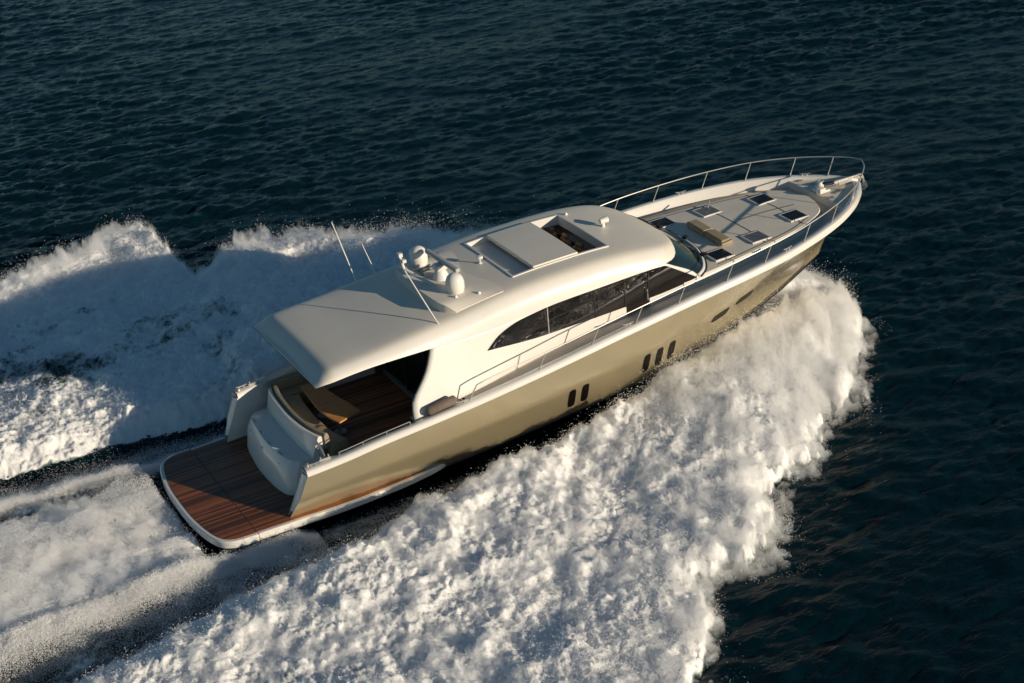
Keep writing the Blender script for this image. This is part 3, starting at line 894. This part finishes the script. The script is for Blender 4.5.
# the step down to the platform on the starboard side and bulkhead below the cockpit floor
mb = MB(); mb.box((1.0, 0, .68), (.06, 4.36, .52)); mb.box((.72, -1.83, .60), (.5, .68, .26))
mb.build("transom", M_white, yacht, bevel=.015)
# cockpit floor
mb = MB(); mb.prism([(1.03, -2.2), (4.35, -2.2), (4.35, 2.2), (1.03, 2.2)], CF - .06, CF)
mb.build("cockpit_floor", M_teak_dark, yacht, smooth=False)
# settee: seat and back cushion follow the ridge
def swept(path, sec, name, mat, parent, caps=True, angle=40):
    rows = []
    t = np.gradient(path, axis=0); t /= np.linalg.norm(t, axis=1)[:, None]
    n = np.stack([-t[:, 1], t[:, 0]], 1)
    for p, q in zip(path, n):
        rows.append([(p[0] + q[0]*o, p[1] + q[1]*o, z) for o, z in sec])
    mb = MB(); mb.grid(rows, closed_v=True)
    for r in (rows[0], rows[-1]): mb.add(r, [tuple(range(len(r)))])
    return mb.build(name, mat, parent, angle=angle)
P1 = smooth_path([(1.25, 1.72), (1.17, 1.4), (1.12, .8), (1.09, .1), (1.13, -.6), (1.25, -1.2), (1.33, -1.42)], 24)
settee = bpy.data.objects.new("settee", None); C.objects.link(settee); settee.parent = yacht
swept(P1, [(0.0, 1.40), (.0, 1.72), (.03, 1.79), (.10, 1.79), (.14, 1.70), (.16, 1.40)], "back_cushion", M_cushion, settee)
P2 = P1 + np.array([.13, 0])
swept(P2, [(0, CF), (0, 1.28), (.02, 1.40), (.50, 1.40), (.55, 1.34), (.55, CF)], "seat_cushion", M_khaki, settee)
mb = MB(); mb.box((2.05, 1.93, 1.17), (1.2, .42, .44)); mb.build("seat_cushion", M_khaki, settee, bevel=.05)
mb = MB(); mb.box((2.05, 2.20, 1.45), (1.5, .12, .42)); mb.build("back_cushion", M_cushion, settee, bevel=.04)
# table
tbl = bpy.data.objects.new("cockpit_table", None); C.objects.link(tbl); tbl.parent = yacht
to = [(1.92, 1.58), (1.86, .9), (1.82, .2), (1.86, -.35), (1.98, -.79), (2.64, -.55), (2.56, .05), (2.47, .5), (2.42, 1.0), (2.46, 1.58)]
A_ = [tuple(p) for p in smooth_path(to[:5], 14)]; B_ = [tuple(p) for p in smooth_path(to[5:], 14)]
mb = MB(); mb.prism(A_ + B_, 1.56, 1.605); mb.build("table_top", M_table, tbl, smooth=False, bevel=.012)
for y in (-.1, .95):
    MB().tube([(2.2, y, CF), (2.2, y, 1.56)], .045, 12).lathe((2.2, y, CF), [(.16, 0), (.16, .015), (.05, .03)], 16).build("pedestal", M_steel, tbl)

# ---------------- deckhouse
RX = [1.12, 1.2, 1.38, 1.62, 2.7, 4.0, 4.7, 5.3, 6.0, 6.8, 7.5, 8.6, 9.5, 10.2, 10.7, 11.1, 11.4, 11.56]
RZ = [3.39, 3.43, 3.56, 3.67, 3.76, 3.90, 3.97, 4.05, 4.14, 4.21, 4.24, 4.25, 4.22, 4.14, 4.05, 3.94, 3.82, 3.74]
rz = curve(RX, RZ)
zf = curve([1.12, 1.3, 2.7, 4.4, 5.5, 6.5, 7.6, 10.2, 11, 11.56], [3.38, 3.41, 3.49, 3.46, 3.45, 3.50, 3.585, 3.655, 3.64, 3.66])
wfac = curve([1.12, 1.25, 1.6, 3, 10.0, 10.5, 10.9, 11.2, 11.4, 11.5, 11.56], [.96, .98, 1.0, 1.0, 1.0, .985, .93, .80, .60, .40, .02])
SX = sorted(set(list(np.linspace(1.12, 1.7, 9)) + list(np.linspace(1.9, 6.8, 24)) + list(np.linspace(6.8, 9.5, 13)) + list(np.linspace(9.6, 11.2, 12)) + [11.3, 11.38, 11.44, 11.49, 11.53, 11.56]))
YS = [0, .64, 1.28, 1.5, 1.68, 1.81, 1.91, 1.98, 2.05, 2.10, 2.125]
DZ = [0, -.005, -.02, -.03, -.045, -.065, -.12, -.20, -.31, -.43, None]
def roof_row(x):
    z = float(rz(x)); zb = float(zf(x)); w = float(wfac(x)); H = max(z - zb, .02)
    half = []
    for y, d in zip(YS, DZ):
        if d is None: zz = zb
        else: zz = z + d*min(1, H/.55) if y < 1.9 else z + d*min(1, H/.55)
        half.append((x, y*w, max(zz, zb)))
    half += [(x, 2.08*w, zb - .012), (x, 1.5*w, zb + .02), (x, 0, zb + .05)]
    return half
rows = []
for x in SX:
    h = roof_row(x)
    n = len(h)
    left = [(a, -b, c) for a, b, c in h]
    rows.append(left[::-1][:-1] + h)     # underside centre ... top centre ... underside centre
R0 = np.array(rows)
nc = R0.shape[1]; mid = len(roof_row(5.0)) - 1
v = R0.reshape(-1, 3); f = []; fm = []
for i in range(len(SX) - 1):
    for j in range(nc - 1):
        a = R0[i, j]; b = R0[i+1, j+1]
        xm = (SX[i] + SX[i+1])/2; ym = (R0[i, j, 1] + R0[i, j+1, 1])/2
        if 6.8 < xm < 9.5 and abs(ym) < 1.28: continue     # sunroof opening, through both skins
        f.append((i*nc + j, (i+1)*nc + j, (i+1)*nc + j + 1, i*nc + j + 1)); fm.append(1 if abs(ym) > 1.86 and 1.6 < xm < 10.8 else 0)
for i in (0, len(SX) - 1):
    f.append(tuple(i*nc + j for j in range(nc))); fm.append(0)
roof = mesh_obj("hardtop", v, f, [M_roof, M_white], yacht, angle=50, midx=fm)

# raised radar step
def step_z(x, y): return float(rz(x)) + np.interp(x, [4.5, 4.72, 5.5, 6.4, 7], [.20, .20, .13, .015, -.03]) - .02*(y/1.3)**2
rows = []
for y in np.linspace(-1.72, 1.45, 22):
    e = abs((y + .135)/1.585)
    xa = 4.66 + .12*e**2 + (.22*max(0, e - .85)/.15)
    xf_ = 6.35 - .35*math.cos(e*1.4) - .35*e**4 + .35*e
    fade = 1 if e < .97 else .85
    r = [(xa - .02, y, float(rz(xa)) - .06)] 
    for t in np.linspace(0, 1, 9):
        x = xa + (xf_ - xa)*t
        r.append((x, y, float(rz(x)) - .03*(y/1.5)**2 + (.22*(1 - t)**1.1*float(sstep(1.0, .86, e)) + .004)))
    r.append((xf_ + .02, y, float(rz(xf_)) - .08))
    rows.append(r)
mb = MB(); mb.grid(rows)
mb.add(rows[0], [tuple(range(len(rows[0])))]); mb.add(rows[-1], [tuple(range(len(rows[-1])))])
step = mb.build("radar_platform", M_roof, yacht, angle=40)

# sunroof: frame, aft recess, sliding panel and the open bay with the saloon below
sr = bpy.data.objects.new("sunroof", None); C.objects.link(sr); sr.parent = yacht
def roof_top(x, y): return float(rz(x)) - .02*(y/1.28)**2
mb = MB()
for s in (-1, 1):
    mb.grid([[(x, s*1.245, roof_top(x, 1.28) - .24), (x, s*1.245, roof_top(x, 1.28) + .022), (x, s*1.31, roof_top(x, 1.28) + .022), (x, s*1.31, roof_top(x, 1.3) - .02)] for x in np.linspace(6.78, 9.52, 12)])
for x, xo in ((6.815, 6.77), (9.485, 9.53)):
    mb.grid([[(x, y, roof_top(x, y) - .24), (x, y, roof_top(x, y) + .022), (xo, y, roof_top(x, y) + .022), (xo, y, roof_top(x, y) - .02)] for y in np.linspace(-1.31, 1.31, 9)])
mb.build("sunroof_frame", M_white, sr, angle=30)
mb = MB(); mb.grid([[(x, y, roof_top(x, y) - .13) for y in np.linspace(-1.25, 1.25, 7)] for x in (6.8, 7.2, 7.7)])
mb.grid([[(7.7, y, roof_top(7.7, y) - .13), (7.7, y, roof_top(7.7, y) - .5)] for y in (-1.25, 1.25)])
mb.build("recess_floor", M_roof, sr)
rows = []
for x in np.linspace(7.40, 8.66, 10):
    rows.append([(x, -1.25, roof_top(x, 1.25) - .03)] + [(x, y, roof_top(x, y) + .055) for y in np.linspace(-1.24, 1.24, 9)] + [(x, 1.25, roof_top(x, 1.25) - .03)])
mb = MB(); mb.grid(rows)
mb.add([rows[0][0], rows[0][-1]] + rows[0][1:-1][::-1], [tuple(range(11))]); mb.add([rows[-1][0], rows[-1][-1]] + rows[-1][1:-1][::-1], [tuple(range(11))])
mb.build("sliding_panel", M_roof, sr, angle=30)

# saloon under the open bay
mb = MB()
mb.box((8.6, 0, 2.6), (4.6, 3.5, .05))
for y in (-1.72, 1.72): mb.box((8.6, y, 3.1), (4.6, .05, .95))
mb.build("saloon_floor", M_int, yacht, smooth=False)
mb = MB()
mb.box((10.35, 0, 3.25), (.5, 3.2, .5), ry=-.3); mb.build("dashboard", M_rub, yacht, bevel=.06)
for x, y, r in ((9.55, 1.30, .1), (9.60, .62, -.05), (9.60, -.10, .2), (9.55, -.75, 0)):
    st = bpy.data.objects.new("helm_seat", None); C.objects.link(st); st.parent = yacht
    mb = MB(); mb.box((x, y, 3.15), (.5, .50, .14), r); mb.build("seat", M_leather, st, bevel=.05)
    mb = MB(); mb.box((x - .22, y, 3.52), (.14, .50, .62), r, ry=-.12); mb.build("backrest", M_leather, st, bevel=.06)
    mb = MB(); mb.box((x - .26, y, 3.88), (.11, .26, .14), r, ry=-.12); mb.build("headrest", M_cushion if y > .8 else M_leather, st, bevel=.04)
    MB().tube([(x, y, 2.6), (x, y, 3.1)], .05, 10).build("pedestal", M_steel, st)

# side walls
wb = curve([3.2, 4.4, 5.1, 6.3, 7.7, 8.4, 9.4, 10.4, 11.6, 12.2], [2.46, 2.40, 2.33, 2.20, 2.12, 2.12, 2.08, 2.02, 1.96, 1.80])
def wall_zb(x): return float(deck_z(x)) - .03 if x > 3.4 else float(gz(x)) - .1
def wall_y(x, z):
    zb = wall_zb(x); t = (z - zb)/(float(zf(min(x, 11.2))) - zb)
    return float(wb(x)) + (2.065 - float(wb(x)))*max(0, min(1.05, t))
xaft = curve([1.7, 2.0, 2.35, 2.6, 2.95, 3.3, 3.5], [3.28, 3.28, 3.34, 3.55, 3.84, 4.02, 4.10])
xfwd = curve([2.6, 2.97, 3.6, 3.75], [11.75, 11.66, 10.75, 10.5])
WT = curve([5.5, 5.9, 6.5, 7.6, 8.76, 10.2, 10.66], [2.965, 3.24, 3.43, 3.55, 3.585, 3.615, 3.60])
WB = curve([5.5, 7.18, 8.67, 10.3, 11.3, 11.6], [2.945, 2.83, 2.84, 2.85, 2.91, 2.96])
for s in (-1, 1):
    rows = []
    for u in np.linspace(0, 1, 60):
        r = []
        for t in np.linspace(0, 1, 12):
            x = 4 + 7*u
            for _ in range(3):
                zb = wall_zb(x); zt = float(zf(min(x, 11.2))) + .03
                z = zb + (zt - zb)*t
                xa = float(xaft(z)); xb = float(xfwd(z))
                x = xa + (xb - xa)*u
            r.append((x, s*wall_y(x, z), z))
        rows.append(r)
    o = mesh_obj("deckhouse_side", MB().grid(rows).v, MB().grid(rows).f, M_white, yacht)
    sd = o.modifiers.new("thickness", 'SOLIDIFY'); sd.thickness = .09; sd.offset = -1 if s < 0 else 1
    # normals point outwards after recalculation is unreliable on open sheets: set explicitly
    # side window
    rows = []
    for x in np.linspace(5.5, 11.6, 70):
        zt = float(WT(x)) if x <= 10.66 else 3.60 + (2.975 - 3.60)*(x - 10.66)/(11.6 - 10.66)
        z0 = float(WB(x))
        zt = max(zt, z0 + .01)
        rows.append([(x, s*(wall_y(x, z) + .012), z) for z in np.linspace(z0, zt, 6)])
    G = np.array(rows)
    mb = MB(); mb.grid(G)
    win = mb.build("side_window", M_glass, yacht)
    for xm in (7.22, 8.55, 9.42, 10.12):
        zt = float(WT(xm)); z0 = float(WB(xm))
        MB().tube([(xm - .02, s*(wall_y(xm, z0) + .015), z0), (xm + .02, s*(wall_y(xm, zt) + .015), zt)], .016, 6).build("mullion", M_lens if xm < 7.5 else M_rub, win)
    # side door below the glass
    mb = MB()
    mb.grid([[(x, s*(wall_y(x, z) + .018), z) for z in np.linspace(wall_zb(x) + .06, float(WB(x)) + .02, 4)] for x in np.linspace(9.45, 10.14, 5)])
    dr = mb.build("side_door", M_glass, yacht)
    MB().tube([(10.05, s*2.13, 2.85), (10.05, s*2.13, 3.15)], .015, 6).build("handle", M_steel, dr)

# windscreen
top = smooth_path([(10.68, -2.03, 3.60), (10.95, -1.86, 3.64), (11.2, -1.4, 3.66), (11.38, -.75, 3.69), (11.45, 0, 3.70), (11.38, .75, 3.69), (11.2, 1.4, 3.66), (10.95, 1.86, 3.64), (10.68, 2.03, 3.60)], 41)
bot = smooth_path([(11.64, -1.97, 2.97), (11.9, -1.80, 3.0), (12.2, -1.33, 3.04), (12.4, -.7, 3.07), (12.46, 0, 3.08), (12.4, .7, 3.07), (12.2, 1.33, 3.04), (11.9, 1.80, 3.0), (11.64, 1.97, 2.97)], 41)
rows = [[tuple(a*(1-t) + b*t + np.array([.0, 0, .05*math.sin(math.pi*t)])) for t in np.linspace(0, 1, 8)] for a, b in zip(top, bot)]
mb = MB(); mb.grid(rows); ws = mb.build("windscreen", M_wind, yacht)
MB().tube([(p[0] + .02, p[1], p[2] + .0) for p in bot], .05, 8).build("windscreen_frame", M_white, ws)
MB().tube([(p[0] + .09, p[1]*1.03, p[2] - .01) for p in bot], .02, 8).build("windscreen_base", M_rub, ws)
for k in (13, 27):
    MB().tube([rows[k][j] for j in range(8)], .02, 6).build("mullion", M_rub, ws)
# coaming from windscreen down to the foredeck
mb = MB(); mb.grid([[tuple(p + np.array([-.25, 0, .0])), tuple(p + np.array([.0, 0, .0])), (p[0] + .12, p[1]*1.02, p[2] - .06), (p[0] + .16, p[1]*1.02, 2.70)] for p in bot])
mb.build("windscreen_coaming", M_white, yacht, angle=30)
# wipers
for y, a in ((-1.25, .5), (-.1, .55), (1.0, .5)):
    i = int(np.argmin(abs(bot[:, 1] - y))); p = bot[i]
    wp = MB(); wp.tube([(p[0] + .07, y, p[2] + .06), (p[0] - .18, y + .25, p[2] + .2), (p[0] - .30, y + a, p[2] + .27)], .013, 6)
    wp.tube([(p[0] - .12, y + a*.5, p[2] + .19), (p[0] - .46, y + a*1.3, p[2] + .36)], .010, 6)
    wp.box((p[0] + .07, y, p[2] + .06), (.12, .14, .09), .3)
    wp.build("wiper", M_rub, yacht)

# saloon bulkhead and glass doors at the cockpit
mb = MB(); mb.box((4.5, 0, 2.2), (.06, 4.04, 2.56)); bk = mb.build("saloon_door", M_port, yacht, smooth=False)
for y in (-1.95, -.7, .7, 1.95):
    mb = MB(); mb.box((4.45, y, 2.2), (.05, .05, 2.5)); mb.build("door_frame", M_rub, bk, smooth=False)
mb = MB(); mb.box((4.42, 0, .975), (.12, 4.2, .05)); mb.build("door_sill", M_steel, bk, smooth=False)
mb = MB(); mb.box((2.9, .4, 3.40), (.9, .7, .04)); 

# deck hatches
def hatch(x, y, mat, name="deck_hatch", open_=0, s=.55):
    z = trunk_z(x, y)
    h = bpy.data.objects.new(name, None); C.objects.link(h); h.parent = yacht
    mb = MB()
    w = s/2
    for a, b, c, d in ((x - w, y, .05, s + .05), (x + w, y, .05, s + .05)): mb.box((a, b, z + .005), (c, d, .05))
    for a, b in ((x, y - w), (x, y + w)): mb.box((a, b, z + .005), (s - .05, .05, .05))
    mb.build("hatch_frame", M_deckw, h, smooth=False, bevel=.01)
    mb = MB(); mb.box((x, y, z + .013), (s - .05, s - .05, .03)); mb.build("hatch_pane", mat, h, smooth=False)
    if open_:
        MB().tube([(x + .1, y + .1, z + .045), (x + .28, y + .28, z + .16)], .022, 6).build("hatch_handle", M_steel, h)
hatch(12.72, 1.36, M_hatch); hatch(12.72, -1.36, M_hatch)
hatch(14.05 - .02, 1.14, M_hatchg, open_=1); hatch(14.03, -1.14, M_hatchg)
hatch(15.55, .74, M_hatch); hatch(15.55, -.74, M_hatch)

# domes, radar bar, lights, horn, aerials on the hardtop
def rt(x, y):
    z = float(rz(x)) - .02*(y/1.28)**2
    if 4.7 < x < 6.2: z += .22*(1 - (x - 4.7)/1.45)
    return z
for y in (1.0, -1.05):
    z = rt(5.35, y)
    MB().lathe((5.35, y, z - .03), [(.17, 0), (.19, .04), (.21, .06), (.215, .10), (.23, .13), (.23, .28), (.215, .36), (.18, .44), (.12, .49), (.05, .515), (.005, .52)], 28).build("satellite_dome", M_white, yacht, angle=35)
rad = bpy.data.objects.new("radar", None); C.objects.link(rad); rad.parent = yacht
z = rt(5.5, 0)
mb = MB(); mb.lathe((5.42, -.1, z - .05), [(.22, 0), (.20, .1), (.15, .22), (.13, .28)], 20); mb.box((5.42, -.1, z + .30), (.30, .28, .14)); mb.build("radar_pedestal", M_white, rad, bevel=.03)
mb = MB(); mb.box((5.50, -.10, z + .43), (.13, 1.62, .11), math.radians(2)); mb.build("radar_bar", M_lens, rad, bevel=.03)
def mushroom(x, y):
    z = rt(x, y)
    m = MB(); m.tube([(x, y, z - .02), (x, y, z + .13)], .022, 8); m.lathe((x, y, z + .12), [(.02, 0), (.085, .01), (.09, .04), (.07, .07), (.01, .085)], 16)
    m.lathe((x, y, z - .01), [(.06, 0), (.055, .03), (.02, .04)], 12)
    m.build("gps_antenna", M_white, yacht, angle=35)
mushroom(6.55, -.02)
m = MB(); z = rt(10.1, -.05)
m.tube([(10.1, -.05, z - .02), (10.1, -.05, z + .12)], .05, 12); m.tube([(10.02, -.05, z + .16), (10.24, -.05, z + .17)], [.07, .09], 14); m.build("searchlight", M_white, yacht)
for x, y in ((5.2, -1.35), (5.75, -1.5), (5.2, .62), (9.72, 1.2)):
    z = rt(x, y); MB().lathe((x, y, z - .02), [(.045, 0), (.045, .05), (.03, .08), (.005, .09)], 12).build("deck_light", M_white, yacht)
# horns between the domes
for y in (.35, .5):
    z = rt(5.2, y); MB().tube([(5.0, y, z + .08), (5.3, y, z + .09), (5.42, y, z + .1)], [.02, .03, .07], 10).box((5.1, y, z + .03), (.08, .08, .08)).build("horn", M_steel, yacht)
def aerial(p0, p1, r=.014, name="whip_aerial"):
    p0 = Vector(p0); p1 = Vector(p1)
    MB().tube([p0, p0.lerp(p1, .12), p1], [r*1.5, r, r*.7], 6).build(name, M_white, yacht)
aerial((3.9, 1.78, 3.86), (3.5, 1.78, 5.60), .020)
aerial((4.45, 1.78, 3.93), (4.20, 1.78, 4.80), .015)
aerial((4.52, -2.02, 3.62), (4.15, -.95, 5.05), .020)
# anchor light mast leaning back from the radar step
m = MB(); m.tube([(5.15, -.45, 4.12), (4.70, .45, 4.42)], .045, 8); m.tube([(4.70, .45, 4.42), (4.66, .50, 4.75)], [.04, .03], 8)
m.box((4.66, .50, 4.80), (.10, .12, .10)); m.box((4.70, .40, 4.66), (.10, .10, .08)); m.build("light_mast", M_white, yacht)
# ---------------- rails
rail_h = curve([4.6, 5.2, 8, 13, 17, 18.4], [.30, .36, .38, .42, .49, .52])
def sp_at(x):
    return float(np.interp(x, SP[:, 0], SP[:, 1]))
def rail_pt(i_x, b, h, lean=1.0):
    return None
rail = bpy.data.objects.new("bow_rail", None); C.objects.link(rail); rail.parent = yacht
def railpts(s, n=60):
    pts = []
    idx = [i for i in range(len(SP)) if SP[i, 0] > 4.72]
    for i in idx:
        x, b = SP[i]; nx, nb = NS[i]
        pts.append(Vector((x + nx*(-.07) + .22*min(1, (x - 4.7)/2), s*max(b + nb*(-.07), 0), float(gz(x)) + float(rail_h(x)))))
    return pts
L_ = railpts(-1); Rr_ = railpts(1)
start = Vector((4.62, -(sp_at(4.62) - .08), float(gz(4.62))))
st2 = Vector((4.62, (sp_at(4.62) - .08), float(gz(4.62))))
path = [start, start.lerp(L_[0], .6)] + L_ + Rr_[::-1][1:] + [st2.lerp(Rr_[0], .6), st2]
MB().tube(path, .017, 8).build("top_rail", M_steel, rail)
for s in (-1, 1):
    for x in (6.6, 7.95, 9.3, 10.6, 12.0, 13.35, 14.7, 15.95, 17.0, 17.85):
        i = int(np.argmin(abs(SP[:, 0] - x))); px, b = SP[i]; nx, nb = NS[i]
        base = Vector((px - nx*.07, s*(b - nb*.07), float(gz(px)) - .005))
        tp = Vector((px - nx*.07 + .22, s*(b - nb*.07), float(gz(px)) + float(rail_h(px))))
        # meet the top rail at that x
        cand = L_ if s < 0 else Rr_
        q = min(cand, key=lambda p: (p - tp).length)
        m = MB(); m.tube([base, q], .015, 6); m.lathe(base, [(.035, 0), (.035, .012), (.015, .03)], 10)
        m.build("stanchion", M_steel, rail)
# cleats
for s in (-1, 1):
    for x in (9.05, 14.05, 4.35, .62, 17.4):
        i = int(np.argmin(abs(SP[:, 0] - x))); px, b = SP[i]; nx, nb = NS[i]
        p = Vector((px - nx*.09, s*(b - nb*.09), float(gz(px))))
        tdir = Vector((nb, -s*nx*-1*-1, 0)).normalized()
        m = MB()
        for d in (-.06, .06): m.tube([p + tdir*d, p + tdir*d + Vector((0, 0, .06))], .014, 6)
        m.tube([p - tdir*.15 + Vector((0, 0, .075)), p - tdir*.06 + Vector((0, 0, .06)), p + tdir*.06 + Vector((0, 0, .06)), p + tdir*.15 + Vector((0, 0, .075))], .016, 6)
        m.build("cleat", M_steel, yacht)
# grab rail on the quarter coamings and fairlead
for s in (-1, 1):
    m = MB(); pts = []
    for x in np.linspace(1.3, 3.1, 10):
        pts.append((x, s*(float(gb(x)) - .14), float(gz(x)) + .06))
    m.tube(pts, .014, 6)
    for k in (0, 3, 6, 9): m.tube([pts[k], (pts[k][0], pts[k][1], pts[k][2] - .07)], .012, 6)
    m.build("grab_rail", M_steel, yacht)
    # after light and fairlead at the wing
    MB().lathe((.52, s*2.30, float(gz(.5))), [(.05, 0), (.05, .05), (.03, .08), (.004, .09)], 12).build("stern_light", M_steel, yacht)
    m = MB(); m.box((.95, s*2.34, float(gz(.95)) + .03), (.28, .05, .05)); m.tube([(.85, s*2.34, float(gz(.9))), (.85, s*2.34, float(gz(.9)) + .12)], .02, 8); m.tube([(1.05, s*2.34, float(gz(1.0))), (1.05, s*2.34, float(gz(1.0)) + .12)], .02, 8)
    m.build("fairlead", M_steel, yacht)
# gate at the starboard passage beside the seat
m = MB(); m.tube([(1.1, -1.50, .95), (1.1, -1.50, 1.72), (1.05, -1.9, 1.72), (1.05, -2.1, 1.6)], .02, 8); m.build("gate", M_steel, yacht)
# windlass and anchor
wl = bpy.data.objects.new("windlass", None); C.objects.link(wl); wl.parent = yacht
m = MB(); m.box((17.05, .02, 3.20), (.34, .38, .07)); m.lathe((17.03, .05, 3.22), [(.12, 0), (.12, .10), (.07, .13), (.06, .19), (.10, .22), (.10, .26), (.02, .27)], 18); m.box((16.9, -.16, 3.27), (.22, .16, .14), .2); m.build("gypsy", M_white, wl, bevel=.012)
m = MB(); m.tube([(17.1, -.05, 3.30), (17.3, -.04, 3.27), (17.5, -.02, 3.25)], .035, 8); m.build("chain", M_rub, wl)
anc = bpy.data.objects.new("anchor", None); C.objects.link(anc); anc.parent = yacht
m = MB()
for y in (-.07, .07): m.box((17.98, y, 3.25), (.80, .025, .08))
m.tube([(18.36, -.09, 3.26), (18.36, .09, 3.26)], .05, 12); m.box((17.75, 0, 3.27), (.7, .13, .03)); m.build("bow_roller", M_steel, anc)
m = MB(); m.box((17.93, 0, 3.30), (.95, .045, .06), 0, ry=.03); m.tube([(18.38, 0, 3.27), (18.46, 0, 3.18), (18.48, 0, 3.04)], .03, 8)
m.add([(18.56, 0, 3.08), (18.50, -.15, 2.94), (18.38, -.17, 2.88), (18.33, 0, 2.84), (18.38, .17, 2.88), (18.50, .15, 2.94), (18.46, 0, 2.92)],
      [(0, 1, 6), (1, 2, 6), (2, 3, 6), (3, 4, 6), (4, 5, 6), (5, 0, 6), (0, 5, 4, 3, 2, 1)])
m.build("shank_and_fluke", M_steel, anc, angle=30)
# hatches and fillers in the bow deck
for x, y in ((17.2, .62), (17.1, 1.0), (17.3, -.35), (17.0, -.5)):
    MB().lathe((x, y, 3.155), [(.06, 0), (.06, .012), (.03, .016)], 12).build("filler_cap", M_steel, yacht)
for p, d, r in (((17.55, .38, 3.165), (.38, .05, .02), -.35), ((17.45, -.30, 3.165), (.30, .05, .02), .3)): MB().box(p, d, r).build("vent_slot", M_rub, yacht, smooth=False)

# ---------------- loose things on board
cu = bpy.data.objects.new("sun_pad", None); C.objects.link(cu); cu.location = (13.2, -.18, trunk_z(13.1, 0))
tag(cu, "khaki two piece backrest cushion lying on the foredeck between the hatches", "cushion")
for k, y in enumerate((.40, -.45)):
    mb = MB()
    v = []
    for yy in (-.41, .41):
        v += [(-.18, yy, .0), (.18, yy, .0), (.19, yy, .07), (.15, yy, .17), (-.17, yy, .18)]
    mb.add([(a, b + y, c) for a, b, c in v], [(0, 1, 2, 3, 4), (9, 8, 7, 6, 5), (0, 5, 6, 1), (1, 6, 7, 2), (2, 7, 8, 3), (3, 8, 9, 4), (4, 9, 5, 0)])
    mb.build("cushion", M_khaki, cu, bevel=.04)
fe = bpy.data.objects.new("boat_fender", None); C.objects.link(fe)
z = float(gz(4.0))
fe.location = (3.95, -2.56, z + .10)
tag(fe, "brown cloth covered fender lying on the side deck at the foot of the cabin wall", "fender")
M1 = Matrix.Rotation(math.radians(90), 4, 'Y')
m = MB(); m.tube([(-.40, .02, -.05), (-.37, .02, -.045), (-.33, .015, -.04), (.33, -.015, .05), (.37, -.02, .055), (.40, -.02, .06)], [.03, .09, .115, .115, .09, .03], 16)
m.build("fender_body", M_fender, fe)
m = MB(); m.tube([(.39, -.02, .06), (.46, -.06, .03), (.50, -.04, -.02), (.47, .02, -.06)], .012, 6); m.build("fender_rope", M_rub, fe)
